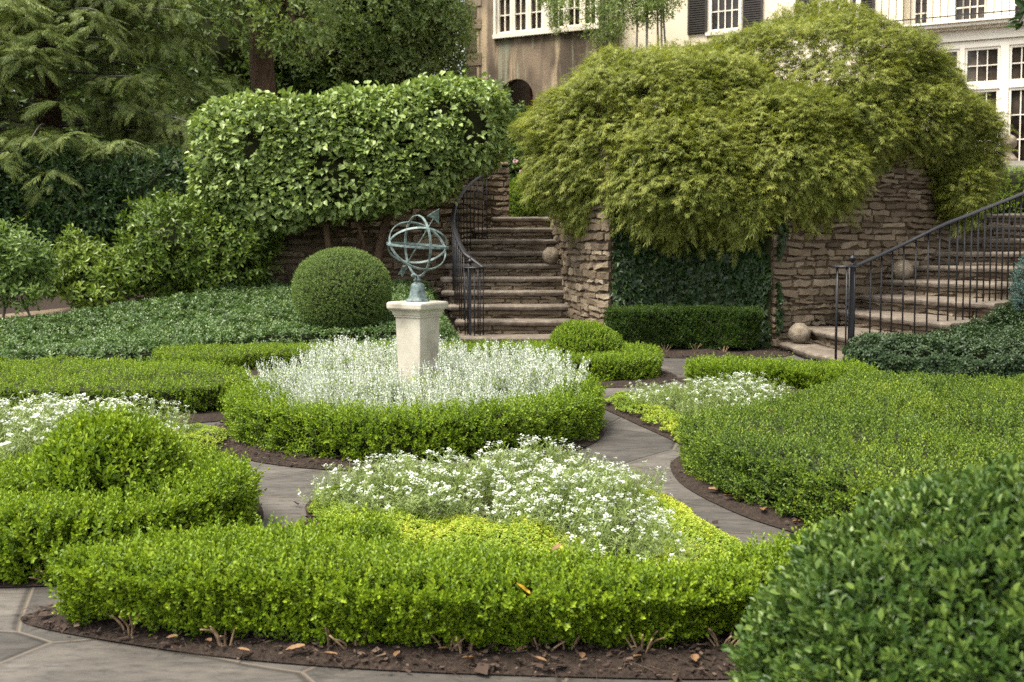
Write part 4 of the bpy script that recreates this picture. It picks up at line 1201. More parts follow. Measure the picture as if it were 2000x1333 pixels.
def umbel(seed, flowers=True):
    """A feathery green stem topped by a flat head of small white flowers."""
    r = np.random.default_rng(seed)
    parts = [(Tpl([(-0.006, 0, 0), (0.006, 0, 0), (0.004, 1, 0), (-0.004, 1, 0)], [(0, 1, 2, 3)]), np.eye(3), (0, 0, 0), 1.0, 0.0, 0)]
    lf = leaf4(1, 0.13, 0.1, 0.15)
    for k in range(26):
        a = r.uniform(0, 6.28); h = r.uniform(0.15, 0.97)
        d = (math.cos(a), r.uniform(0.2, 1.2), math.sin(a))
        parts.append((lf, fr1(d, (-.3 * math.cos(a), 1, -.3 * math.sin(a))), (0, h, 0), 0.17 * r.uniform(0.7, 1.3), r.normal(0, .1), 0))
    if flowers:
        pt = Tpl([(-0.5, 0, 0), (0, -0.5, 0.1), (0.5, 0, 0.02), (0, 0.5, 0.1)], [(0, 1, 2, 3)])
        for k in range(13):
            a = r.uniform(0, 6.28); q = 0.075 * math.sqrt(r.random())
            parts.append((pt, fr1((math.cos(a), 0.2, math.sin(a)), (r.normal(0, .35), 1, r.normal(0, .35))), (q * math.cos(a), 1.0 + r.normal(0, 0.02) - 1.2 * q * q, q * math.sin(a)), 0.052 * r.uniform(0.6, 1.2), r.normal(0.1, .15), 1))
    return combine(parts)
UMB = [umbel(s) for s in range(5)]
UMB_G = [umbel(s + 9, False) for s in range(4)]
SEDUM = combine([(leaf4(1, 0.75, 0.1, 0.25), fr1((math.cos(a), e, math.sin(a)), (-math.cos(a) * .4, 1, -math.sin(a) * .4)), (0, 0.14 * k, 0), 1 - 0.10 * k, 0.04 * k - 0.06, 0) for k, (a, e) in enumerate([(0, .25), (1.6, .3), (3.1, .25), (4.7, .3), (0.8, 1.0), (2.9, 1.1), (5.0, 1.0)])])

def herb_bed(label, sed_label, poly, n, edge, hmax, seed, flower=0.6, sed_n=5000, core=None):
    d = d_poly(smooth_poly(poly, 5)); lo, hi = d.bbox
    inner = core if core else (lambda X: d(X) - edge)
    X = rng.uniform(lo, hi, (n * 6, 2)); w = inner(X) + 0.05 * wob(X, 9, seed) > 0; X = X[w][:n]
    m = len(X); dd = np.clip(inner(X) / 0.25, 0, 1)
    H = (hmax * (0.62 + 0.38 * dd) + 0.05 * wob(X, 7, seed + 1)) * rng.uniform(0.68, 1.12, m)
    g = grad(inner, X)
    Y = unit(np.column_stack([-g * (0.45 * (1 - dd))[:, None], np.ones(m)]) + rng.normal(0, 0.15, (m, 3)))
    P = np.column_stack([X, np.full(m, 0.03)])
    fl = rng.random(m) < np.clip(flower + 0.25 * wob(X, 6, seed + 2), 0.1, 0.95)
    ch = Chunk()
    tn = 0.5 + rng.normal(0, 0.13, m)
    scatter(ch, UMB, P[fl], Y[fl], rnd_dir(fl.sum()), H[fl], tn[fl])
    scatter(ch, UMB_G, P[~fl], Y[~fl], rnd_dir((~fl).sum()), H[~fl] * 0.92, tn[~fl])
    tag(ch.build('white_flowers', ['herb', 'petal']), label, 'flower bed', kind='stuff')
    X = rng.uniform(lo, hi, (sed_n * 6, 2)); X = X[(d(X) + 0.03 * wob(X, 14, seed + 3) > 0.0) & (inner(X) < 0.08)][:sed_n]
    m = len(X)
    z = 0.035 + 0.045 * np.clip(d(X) / 0.10, 0, 1) + 0.018 * wob(X, 16, seed + 4)
    ch = Chunk()
    scatter(ch, [SEDUM], np.column_stack([X, z]), unit(np.array([0, 0, 1.0]) + rng.normal(0, 0.35, (m, 3))), rnd_dir(m), 0.016 * rng.uniform(0.7, 1.3, m), 0.45 + 0.16 * wob(X, 8, seed + 5) + rng.normal(0, 0.12, m))
    tag(ch.build('golden_sedum', ['sedum']), sed_label, 'groundcover', kind='stuff')

FB = [(-0.90, 4.68), (-0.35, 4.92), (0.40, 5.0), (0.68, 4.62), (0.80, 4.2), (0.90, 3.85), (0.88, 3.40), (0.5, 3.22), (0.1, 3.28), (-0.4, 3.60), (-0.8, 4.1)]
fb_core = d_union(d_poly(smooth_poly([(-0.88, 4.62), (-0.35, 4.88), (0.38, 4.95), (0.62, 4.6), (0.66, 4.2), (0.60, 3.85), (0.3, 3.62), (0.05, 3.95), (-0.3, 4.05), (-0.72, 4.15)], 5)), d_ring((0.42, 3.62), 0.22))
herb_bed('white flowers with feathery stems in the front bed behind the front hedge', 'golden sedum mat around the front bed of white flowers', FB, 2000, 0.12, 0.215, 51, 0.48, 9000, core=fb_core)
herb_bed('white flowers in the left bed behind the leafy boxwood dome', 'golden sedum edging of the left flower bed beside the path', [(-1.88, 6.30), (-1.72, 5.75), (-1.9, 5.0), (-2.4, 4.85), (-3.6, 5.0), (-3.6, 6.2), (-2.6, 6.42)], 1500, 0.10, 0.26, 52, 0.55, 4000,
         core=d_poly(smooth_poly([(-2.02, 6.15), (-2.05, 5.5), (-2.5, 5.15), (-3.6, 5.3), (-3.6, 6.15), (-2.6, 6.3)], 5)))
herb_bed('sparser white flowers in the right bed between the path and the wide hedge', 'golden sedum edging of the right flower bed beside the path', [(0.72, 7.55), (0.82, 6.95), (1.0, 6.3), (1.06, 6.02), (1.3, 5.95), (1.75, 6.5), (2.1, 6.8), (2.35, 7.25), (1.7, 7.55), (1.0, 7.75)], 1400, 0.10, 0.20, 53, 0.34, 4500,
         core=d_poly(smooth_poly([(0.85, 7.5), (0.98, 6.9), (1.12, 6.4), (1.5, 6.5), (1.95, 6.85), (2.3, 7.2), (1.65, 7.5), (1.0, 7.65)], 5)))

# ================================================================== VINE HEDGE, SHRUBS, IVY
HEART = [heart(1, 0.85), heart(1, 0.75)]
VB = [((-2.75, 13.75, 2.42), (1.50, 0.62, 0.80), 5.0), ((-1.80, 13.78, 2.58), (1.22, 0.60, 0.82), 3.2), ((-0.85, 13.9, 2.86), (0.80, 0.6, 0.66), 2.8), ((-1.30, 13.8, 2.68), (0.78, 0.55, 0.66), 2.6), ((-3.48, 13.7, 2.22), (0.88, 0.6, 0.80), 3.0), ((-2.05, 13.65, 2.05), (0.72, 0.5, 0.40), 2.5)]
blob_shrub('pleached_hedge', 'tall clipped hedge of broad heart shaped leaves on bare trunks above the stone wall', 'hedge', VB, 'vine', 28000, HEART, 0.076, tone=0.60, shell=0.78, core=0.66, rough=0.06, rf=3.2, upright=-0.25, spread=0.8, back=0.4, seed=61, jit=0.19, holes=0.46, bark='bark',
           trunks=[((-2.42, 13.9, 0.4), (-2.62, 13.8, 2.2), 0.055, 0.035), ((-2.36, 13.95, 0.4), (-2.1, 13.8, 2.2), 0.045, 0.03), ((-1.93, 13.85, 0.4), (-1.55, 13.75, 2.2), 0.075, 0.05), ((-1.98, 13.9, 0.9), (-2.35, 13.8, 1.9), 0.035, 0.02)])
LF5 = combine([(leaf6(1, 0.42, 0.2, 0.15), fr1((math.cos(a), e, math.sin(a)), (-math.cos(a) * .5, 1, -math.sin(a) * .5)), (0, 0.25 * k, 0), 1 - 0.05 * k, 0.05 * k - .1, 0) for k, (a, e) in enumerate([(0.2, .3), (2.4, .35), (4.5, .4), (1.3, 1.0), (3.6, 1.1)])])
def shrub_blobs(px, py, D, rx, rz, ry=None, p=2.0):
    z = 1.2 + (485 - py) * D / F
    return ((px - 1000) / F * D, D, z), (rx, ry or rx, rz), p
blob_shrub('camellia_shrub', 'large glossy leaved shrub at the wall end under the clipped heart leaved hedge', 'shrub', [shrub_blobs(430, 490, 13.6, 0.75, 0.72), shrub_blobs(330, 480, 13.4, 0.70, 0.62), shrub_blobs(260, 520, 13.1, 0.45, 0.42), shrub_blobs(470, 440, 13.9, 0.5, 0.6)], 'camellia', 2600, [LF5], 0.080, tone=0.5, shell=0.60, core=0.55, rough=0.26, rf=4.5, spread=0.75, seed=62, upright=0.5, trunks=[(((430 - 1000) / F * 13.6, 13.7, 0.4), ((430 - 1000) / F * 13.6, 13.7, 1.0), 0.03, 0.02)])
blob_shrub('camellia_shrub', 'bright leafy shrub with bare stems between the pale shrub and the glossy one', 'shrub', [shrub_blobs(165, 520, 12.6, 0.36, 0.32), shrub_blobs(215, 545, 12.5, 0.28, 0.22), shrub_blobs(140, 480, 12.7, 0.16, 0.20), shrub_blobs(120, 560, 12.4, 0.2, 0.16), shrub_blobs(180, 580, 12.3, 0.30, 0.12)], 'camellia', 700, [LF5], 0.080, tone=0.62, shell=0.45, core=0.35, rough=0.28, rf=6, spread=0.75, seed=63, upright=0.5, trunks=[(((180 - 1000) / F * 12.6, 12.7, 0.3), ((175 - 1000) / F * 12.6, 12.7, 0.95), 0.02, 0.012), (((185 - 1000) / F * 12.6, 12.7, 0.3), ((215 - 1000) / F * 12.6, 12.6, 0.85), 0.02, 0.012)])
blob_shrub('camellia_shrub', 'pale leaved shrub with slender trunks at the left edge above the groundcover', 'shrub', [shrub_blobs(25, 510, 11.8, 0.40, 0.30), shrub_blobs(-30, 530, 11.6, 0.40, 0.35), shrub_blobs(78, 530, 11.9, 0.20, 0.26), shrub_blobs(15, 480, 11.9, 0.22, 0.22), shrub_blobs(40, 575, 11.7, 0.30, 0.12)], 'camellia_pale', 900, [LF5], 0.075, tone=0.5, shell=0.40, core=0.0, rough=0.28, rf=6, spread=0.75, seed=64, upright=0.5, bark='grey_bark', trunks=[(((68 - 1000) / F * 11.9, 11.9, 0.2), ((62 - 1000) / F * 11.9, 11.9, 0.95), 0.016, 0.010), (((-5 - 1000) / F * 11.8, 11.8, 0.2), ((40 - 1000) / F * 11.8, 11.8, 0.95), 0.02, 0.012)])
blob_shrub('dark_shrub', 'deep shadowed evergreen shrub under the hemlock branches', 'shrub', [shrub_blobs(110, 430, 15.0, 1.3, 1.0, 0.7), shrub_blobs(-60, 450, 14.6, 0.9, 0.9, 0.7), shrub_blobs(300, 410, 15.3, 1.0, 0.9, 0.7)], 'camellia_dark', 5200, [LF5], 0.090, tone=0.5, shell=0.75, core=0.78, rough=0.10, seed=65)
blob_shrub('small_boxwood', 'small bright boxwood at the head of the curved stair beside the pier', 'shrub', [shrub_blobs(1025, 405, 16.6, 0.38, 0.52)], 'box', 2600, SPR_D, 1.5, tone=0.42, shell=0.85, core=0.85, rough=0.05, seed=66)
blob_shrub('rose_bush', 'loose rose bush with pale pink blooms behind the stone pier', 'shrub', [shrub_blobs(1000, 300, 17.4, 0.45, 0.75), shrub_blobs(960, 230, 17.2, 0.35, 0.6)], 'camellia_pale', 1100, [LF5], 0.075, tone=0.4, shell=0.5, core=0.6, rough=0.12, seed=67)
for k, (px, py, D) in enumerate([(986, 287, 16.55), (1006, 318, 16.6), (1018, 338, 16.5)]):
    ch = Chunk(); c = np.array([(px - 1000) / F * D, D, 1.2 + (485 - py) * D / F])
    n = 16; scatter(ch, [leaf4(1, 0.9, 0.25, -0.2)], np.repeat(c[None], n, 0) + rng.normal(0, 0.010, (n, 3)), rnd_dir(n) + [0, -0.3, 0.4], rnd_dir(n), 0.038, 0.5 + rng.normal(0, .2, n))
    tag(ch.build('rose_bloom', 'pink'), 'pale pink rose bloom among the leaves near the stone pier', 'flower', 'pink roses near the stone pier')
blob_shrub('blue_spruce', 'bluish green shrub at the right edge above the groundcover', 'shrub', [((5.22, 9.6, 0.75), (0.36, 0.36, 0.50), 2.2)], 'spruce', 2200, SPR_D, 1.2, tone=0.45, shell=0.85, core=0.85, seed=68)
blob_shrub('terrace_hedge', 'bright clipped hedge on the terrace below the ball finial at the right edge', 'hedge', [((9.3, 16.6, 2.1), (1.9, 0.5, 0.42), 5.0)], 'box', 6000, SPR_D, 1.5, tone=0.5, shell=0.92, core=0.9, rough=0.02, seed=69)

def ivy():
    f, S = path_eval(WALL_C)
    n = 8500
    s = rng.random(n) * S; z = rng.random(n) * 2.25
    p, nr = f(s)
    edge = S - 0.02 + 0.05 * np.sin(z * 9); keep = s < edge
    # a few streamers wander on to the neighbouring stone
    P = np.column_stack([p + nr * (0.05 + 0.045 * rng.random(n) + 0.03 * wob(np.column_stack([s, z]), 5, 3))[:, None], z])[keep]
    N = np.column_stack([nr, np.full(n, 0.35)])[keep]
    m = len(P)
    Y = unit(np.array([0, 0, -1.0]) + 0.35 * N + rng.normal(0, 0.42, (m, 3)))
    ch = Chunk()
    scatter(ch, [ivy_leaf()], P, Y, unit(N + rng.normal(0, 0.3, (m, 3))), 0.062 * rng.uniform(0.6, 1.25, m), 0.5 + rng.normal(0, 0.15, m))
    f2, S2 = path_eval(WALL_R)
    k = 900; s2 = 0.28 * rng.random(k) ** 2; z2 = rng.random(k) * 2.1
    on = s2 < 0.10 + 0.11 * wob(np.column_stack([z2, z2 * 0]), 5, 9); s2, z2 = s2[on], z2[on]
    p2, n2 = f2(s2); k = len(s2)
    scatter(ch, [ivy_leaf()], np.column_stack([p2 + n2 * (0.06 + 0.03 * rng.random(k))[:, None], z2]), unit(np.array([0.2, 0, -1.0]) + rng.normal(0, 0.45, (k, 3))), unit(np.column_stack([n2, np.full(k, 0.35)]) + rng.normal(0, 0.3, (k, 3))), 0.062 * rng.uniform(0.6, 1.25, k), 0.5 + rng.normal(0, 0.15, k))
    G = []
    ss = np.linspace(0, S, 20); q, nn = f(ss)
    for zz in (0.0, 1.1, 2.2): G.append(np.column_stack([q + nn * 0.042, np.full(20, zz)]))
    ch.grid(np.array(G), 0.5, 1)
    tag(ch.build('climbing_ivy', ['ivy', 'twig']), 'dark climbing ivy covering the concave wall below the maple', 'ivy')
ivy()

# ================================================================== LACE LEAF MAPLES
def maple_spray(seed):
    """A drooping twig of finely cut leaves, each a fan of narrow lobes."""
    r = np.random.default_rng(seed)
    parts = []
    bl = leaf4(1, 0.10, 0.0, 0.18, 0.4)
    for k in range(7):
        side = (-1) ** k; y = 0.10 + 0.13 * k
        a0 = side * r.uniform(0.25, 0.75) * (1 - 0.08 * k)
        tilt = r.normal(-0.1, 0.25)
        for j in range(5):
            a = a0 + (j - 2) * 0.36 + r.normal(0, 0.07)
            L = 0.42 * (1 - 0.16 * abs(j - 2)) * r.uniform(0.85, 1.15)
            parts.append((bl, fr1((math.sin(a), math.cos(a), tilt - 0.25 * abs(j - 2)), (r.normal(0, .2), 0, 1)), (side * 0.05, y, -0.12 * (y ** 2)), L, r.normal(0, .07), 0))
    return combine(parts)
MSPR = [maple_spray(s) for s in range(5)]

def maple(name, label, blobs, n, trunk, seed, size=0.135, tiers=0.10):
    P, N = blob_points(blobs, n, 0.70, -9, 0.30, tiers, seed, 0.09, 1.8)
    m = len(P)
    k = wob(P * [1, 1, 1.8], 5.5, seed + 5) + 0.6 * wob(P, 13, seed + 6) > -1.25
    P, N = P[k], N[k]; m = len(P)
    low = (N[:, 2] < 0.1) & (rng.random(m) < 0.22)
    P[low, 2] -= rng.random(low.sum()) ** 2 * 0.26
    out = rng.random(m) < 0.05
    P[out] += N[out] * rng.uniform(0.02, 0.14, out.sum())[:, None]
    flat = N.copy(); flat[:, 2] = np.minimum(flat[:, 2], 0.25)
    Y = unit(flat + np.array([0, 0, -0.30]) + rng.normal(0, 0.32, (m, 3)))
    Nn = unit(N * 0.55 + np.array([0, 0, 1.0]) + rng.normal(0, 0.25, (m, 3)))
    ch = Chunk()
    S = size * np.exp(rng.normal(0, 0.25, m))
    scatter(ch, MSPR, P - Y * 0.5 * S[:, None], Y, Nn, S, 0.5 + rng.normal(0, 0.13, m))
    root = empty(name, trunk[0])
    ch.build('foliage', ['maple', 'twig'], root)
    c2 = Chunk()
    limb(c2, trunk[0], trunk[1], 0.10, 0.07, 0.06)
    c2.build('trunk', 'bark', root, True)
    t1 = np.asarray(trunk[1], float)
    for b in blobs:
        c = np.asarray(b[0], float); r = np.asarray(b[1], float)
        c3 = Chunk()
        limb(c3, t1, c + [0, 0, 0.15], 0.055, 0.03, 0.12)
        for k in range(9):
            u = unit(rng.normal(size=(1, 3)) * [1, 1, 0.45] + [0, 0, 0.15])[0]
            limb(c3, c + [0, 0, 0.1], c + u * r * 0.80, 0.026, 0.006, 0.16, seg=5)
        c3.build('limb', 'bark', root, True)
    return tag(root, label, 'maple tree', 'lace leaf maples')
def mb(px, py, D, rx, rz, ry=None, p=2.0): return shrub_blobs(px, py, D, rx, rz, ry, p)
maple('lace_maple', 'lower lace leaf maple mounding over the ivy wall beside the curved stair', [mb(1245, 285, 12.7, 1.45, 1.20, 1.15), mb(1330, 350, 11.9, 1.05, 0.82, 0.75), mb(1330, 180, 13.4, 1.0, 0.62, 0.9), mb(1165, 325, 12.5, 0.72, 0.76, 0.7), mb(1400, 240, 12.7, 0.85, 0.80, 0.85)], 36000, [(1.7, 13.1, 1.6), (1.6, 13.0, 2.3)], 71)
maple('lace_maple', 'taller lace leaf maple arching over the curved wall before the cream house wing', [mb(1590, 195, 13.5, 1.72, 1.18, 1.25), mb(1750, 240, 13.4, 1.12, 0.90, 1.0), mb(1500, 300, 12.1, 0.92, 0.85, 0.75), mb(1590, 330, 11.9, 0.55, 0.52, 0.45), mb(1880, 300, 13.3, 0.46, 0.72, 0.6), mb(1872, 360, 12.9, 0.32, 0.48, 0.40), mb(1430, 380, 11.8, 0.55, 0.55, 0.5), mb(1740, 235, 12.9, 0.85, 0.50, 0.6), mb(1640, 260, 12.6, 0.85, 0.55, 0.65)], 40000, [(4.5, 13.9, 1.6), (4.4, 13.8, 2.6)], 72)

# ================================================================== HEMLOCK
def hem_spray(seed):
    """A flat drooping frond of short needled twigs."""
    r = np.random.default_rng(seed)
    parts = []
    bl = leaf4(1, 0.13, 0.0, 0.15, 0.4)
    parts.append((leaf4(1, 0.03, 0.0, 0.2), np.eye(3), (0, 0, 0), 1.0, -0.1, 0))
    for k in range(11):
        y = 0.06 + 0.085 * k
        for s in (-1, 1):
            a = s * r.uniform(0.7, 1.0)
            L = 0.36 * (1 - 0.6 * k / 11) * r.uniform(0.8, 1.2)
            parts.append((bl, fr1((math.sin(a), math.cos(a), -0.2 + r.normal(0, .08)), (0, 0, 1)), (0, y, -0.2 * y * y), L, r.normal(0, .06) + 0.05 * k / 11, 0))
    parts.append((bl, np.eye(3), (0, 0.92, -0.17), 0.22, 0.12, 0))
    return combine(parts)
HSPR = [hem_spray(s) for s in range(5)]
def hemlock():
    base = np.array([-7.9, 17.0, 0.4])
    root = empty('hemlock_tree', tuple(base))
    ch = Chunk(); br = Chunk()
    P, Y, T = [], [], []
    z = 1.9
    while z < 9.5:
        L0 = 3.75 * (1 - max(0, z - 3.2) / 9.5) * (0.82 if z < 2.4 else 1.0)
        na = 13
        for k in range(na):
            az = -math.pi / 2 + rng.uniform(-1.95, 1.95)
            L = L0 * rng.uniform(0.72, 1.08)
            d = np.array([math.cos(az), math.sin(az)])
            m = 16
            t = np.linspace(0.10, 1, m)
            droop = 0.16 * L * (t ** 2) * rng.uniform(0.5, 1.5) - 0.10 * L * t
            bend = rng.normal(0, 0.10) * L * t ** 2
            q = np.column_stack([base[0] + d[0] * L * t - d[1] * bend, base[1] + d[1] * L * t + d[0] * bend, z + rng.normal(0, .08) - droop])
            if rng.random() < 0.5:
                br.tube(q, np.linspace(0.030, 0.005, m), 5)
            tang = unit(np.gradient(q, axis=0))
            for s in (-1, 1):
                for j in range(3, m):
                    if rng.random() < 0.10: continue
                    sd = np.array([-tang[j, 1], tang[j, 0], 0]) * s
                    o = unit((tang[j] * rng.uniform(0.5, 1.1) + sd * rng.uniform(0.6, 1.1) + np.array([0, 0, rng.normal(-0.28, .16)]))[None])[0]
                    l2 = L * 0.19 * (1 - 0.55 * t[j]) + 0.12
                    nn = max(1, int(l2 / 0.115))
                    for w in range(nn):
                        u = (w + rng.random()) / nn
                        P.append(q[j] + o * l2 * u + [0, 0, -0.16 * l2 * u * u]); 
                        Y.append(o + rng.normal(0, 0.22, 3) + [0, 0, -0.22 * u]); T.append(0.46 + 0.12 * rng.normal())
            for w in range(3):
                P.append(q[-1] - tang[-1] * 0.12 * w); Y.append(tang[-1] + rng.normal(0, .25, 3) + [0, 0, -.2]); T.append(0.52)
        z += 0.235 if z < 5 else 0.32
    P, Y, T = np.array(P), np.array(Y), np.array(T)
    n = len(P)
    scatter(ch, HSPR, P, unit(Y), unit(np.array([0, 0, 1.0]) + rng.normal(0, 0.28, (n, 3))), 0.235 * rng.uniform(0.7, 1.3, n), T)
    ch.build('foliage', ['hemlock'], root)
    br.build('branches', 'grey_bark', root, True)
    c = Chunk(); limb(c, base, base + [0.1, 0.1, 10.5], 0.28, 0.05, 0.01, seg=12); c.build('trunk', 'bark', root, True)
    tag(root, 'feathery hemlock with layered drooping boughs filling the upper left', 'hemlock tree')
    print('hemlock sprays', n)
hemlock()

# ================================================================== BROADLEAF TREES BEHIND
TLEAF = combine([(leaf4(1, 0.45, 0.2, 0.12), fr1((math.cos(a), e, math.sin(a)), (-math.cos(a) * .4, 1, -math.sin(a) * .4)), (0, 0.35 * k, 0), 1 - 0.05 * k, 0.04 * k - .08, 0) for k, (a, e) in enumerate([(0.2, .4), (1.9, .4), (3.9, .4), (5.2, .7), (2.7, 1.2)])])
def tree(label, base, top, blobs, n, mat, size, r0, seed, bark='bark', shell=0.45, tone=0.5, core=0.0, cat='tree', group='trees behind the garden'):
    root = empty('broadleaf_tree', base)
    c = Chunk(); limb(c, base, top, r0, r0 * 0.62, 0.015, seg=14); c.build('trunk', bark, root, True)
    c = Chunk()
    for b in blobs:
        cc = np.asarray(b[0], float); r = np.asarray(b[1], float) * np.ones(3)
        st = np.asarray(top, float) * 0.5 + np.asarray(base, float) * 0.5
        limb(c, st + (np.asarray(top, float) - st) * rng.random(), cc, r0 * 0.4, r0 * 0.18, 0.08)
        for k in range(6):
            u = unit(rng.normal(size=(1, 3)))[0]
            limb(c, cc, cc + u * r * 0.85, r0 * 0.16, 0.012, 0.15, seg=5)
    c.build('limbs', bark, root, True)
    P, N = blob_points(blobs, n, shell, -9, 0.4, 0.05, seed, 0.16, 1.3)
    gap = wob(P, 2.6, seed + 7) + 0.6 * wob(P, 6, seed + 8); s = gap > -0.85
    P, N = P[s], N[s]; m = len(P)
    ch = Chunk()
    Y = unit(N + np.array([0, 0, -0.1]) + rng.normal(0, 0.6, (m, 3)))
    scatter(ch, [TLEAF], P, Y, rnd_dir(m), size * rng.uniform(0.7, 1.3, m), tone + rng.normal(0, 0.14, m))
    if core: blob_core(ch, blobs, core)
    ch.build('crown', [mat, 'twig'], root)
    return tag(root, label, cat, group)
def tb(px, py, D, rx, rz, ry=None): return shrub_blobs(px, py, D, rx, rz, ry)
tree('stout red brown trunk with leafy sprigs rising behind the clipped heart leaved hedge', ((527 - 1000) / F * 18, 18.0, 1.5), ((535 - 1000) / F * 18, 18.2, 9.0), [tb(560, 20, 17.3, 1.0, 0.8), tb(480, 10, 17.2, 0.55, 0.8), tb(600, -140, 17.5, 1.4, 1.3), tb(470, -180, 17.6, 1.4, 1.2), tb(590, 95, 17.2, 0.45, 0.35)], 3000, 'tree', 0.105, 0.25, 81)
tree('airy pale green tree left of the brown stucco house', ((790 - 1000) / F * 21, 21.0, 1.6), ((780 - 1000) / F * 21, 21.0, 8.0), [tb(750, 30, 20.5, 1.4, 1.1), tb(850, 45, 20.5, 0.85, 0.8), tb(885, 90, 21.5, 0.45, 0.7), tb(690, 100, 20.6, 1.0, 0.9), tb(850, -70, 20.5, 0.9, 1.0), tb(740, -140, 20.5, 1.8, 1.4), tb(790, 130, 20.8, 0.85, 0.6)], 8500, 'tree', 0.105, 0.17, 82, tone=0.45)
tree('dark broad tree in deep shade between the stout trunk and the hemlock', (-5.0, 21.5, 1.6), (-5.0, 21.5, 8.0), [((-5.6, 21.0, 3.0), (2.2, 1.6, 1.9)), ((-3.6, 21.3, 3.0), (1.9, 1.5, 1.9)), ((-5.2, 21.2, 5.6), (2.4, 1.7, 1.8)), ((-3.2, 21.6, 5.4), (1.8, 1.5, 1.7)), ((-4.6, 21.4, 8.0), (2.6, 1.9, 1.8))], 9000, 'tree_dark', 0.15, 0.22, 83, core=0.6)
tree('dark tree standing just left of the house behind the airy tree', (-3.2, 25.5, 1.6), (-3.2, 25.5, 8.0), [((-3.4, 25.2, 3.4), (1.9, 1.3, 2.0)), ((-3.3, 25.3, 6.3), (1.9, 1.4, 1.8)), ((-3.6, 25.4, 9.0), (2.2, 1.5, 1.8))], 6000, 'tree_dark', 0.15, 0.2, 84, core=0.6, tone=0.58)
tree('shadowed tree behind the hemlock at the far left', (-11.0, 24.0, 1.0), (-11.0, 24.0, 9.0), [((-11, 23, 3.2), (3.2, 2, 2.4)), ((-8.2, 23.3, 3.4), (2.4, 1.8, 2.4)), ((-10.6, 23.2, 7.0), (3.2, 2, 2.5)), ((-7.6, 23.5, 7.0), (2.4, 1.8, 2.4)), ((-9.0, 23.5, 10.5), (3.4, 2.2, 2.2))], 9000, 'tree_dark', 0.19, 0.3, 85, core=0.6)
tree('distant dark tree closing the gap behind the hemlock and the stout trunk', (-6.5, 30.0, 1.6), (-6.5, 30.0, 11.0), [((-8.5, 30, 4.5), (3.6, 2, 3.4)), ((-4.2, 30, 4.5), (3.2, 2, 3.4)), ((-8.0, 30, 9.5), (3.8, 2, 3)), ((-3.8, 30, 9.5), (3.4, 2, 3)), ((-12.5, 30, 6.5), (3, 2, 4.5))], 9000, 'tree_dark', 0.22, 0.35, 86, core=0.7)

# ================================================================== THE HOUSE
HA = math.atan2(-0.42, 0.906)
HU = np.array([math.cos(HA), math.sin(HA)]); HV = np.array([-math.sin(HA), math.cos(HA)]); HO = np.array([-0.37, 24.0])
class HouseChunk(Chunk):
    """Shapes given along the facade (s), into the house (t) and up (z)."""
    def add(self, V, Q, T=0.5, mi=0):
        V = np.asarray(V, float).reshape(-1, 3)
        XY = HO + V[:, :1] * HU + V[:, 1:2] * HV
        return super().add(np.column_stack([XY, V[:, 2]]), Q, T, mi)
def panel_with_holes(ch, s0, s1, z0, z1, holes, t0=0.0, t1=0.3):
    ss = sorted({s0, s1, *[h[0] for h in holes], *[h[1] for h in holes]}); zz = sorted({z0, z1, *[h[2] for h in holes], *[h[3] for h in holes]})
    ss = [v for v in ss if s0 <= v <= s1]; zz = [v for v in zz if z0 <= v <= z1]
    for a, b in zip(ss[:-1], ss[1:]):
        run = None
        for c, d in zip(zz[:-1], zz[1:]):
            m = ((a + b) / 2, (c + d) / 2)
            solid = not any(h[0] < m[0] < h[1] and h[2] < m[1] < h[3] for h in holes)
            if solid and run is None: run = [c, d]
            elif solid: run[1] = d
            elif run: ch.box(a, b, t0, t1, *run); run = None
        if run: ch.box(a, b, t0, t1, *run)
def window(root, s0, s1, z0, z1, nx, nz, t=0.10, fw=0.055, mw=0.022, name='window', mat='trim', glass=True):
    ch = HouseChunk()
    ch.box(s0, s0 + fw, t - .04, t + .05, z0, z1); ch.box(s1 - fw, s1, t - .04, t + .05, z0, z1)
    ch.box(s0 + fw, s1 - fw, t - .038, t + .05, z0, z0 + fw); ch.box(s0 + fw, s1 - fw, t - .038, t + .05, z1 - fw, z1)
    for i in range(1, nx):
        x = s0 + fw + (s1 - s0 - 2 * fw) * i / nx; ch.box(x - mw / 2, x + mw / 2, t - .012, t + .03, z0 + fw, z1 - fw)
    for i in range(1, nz):
        z = z0 + fw + (z1 - z0 - 2 * fw) * i / nz; ch.box(s0 + fw, s1 - fw, t - .015, t + .028, z - mw / 2, z + mw / 2)
    w = ch.build(name, mat, root)
    g = HouseChunk(); g.box(s0 + fw * .5, s1 - fw * .5, t + .035, t + .045, z0 + fw * .5, z1 - fw * .5)
    g.build('pane', 'glass', w)
    return w

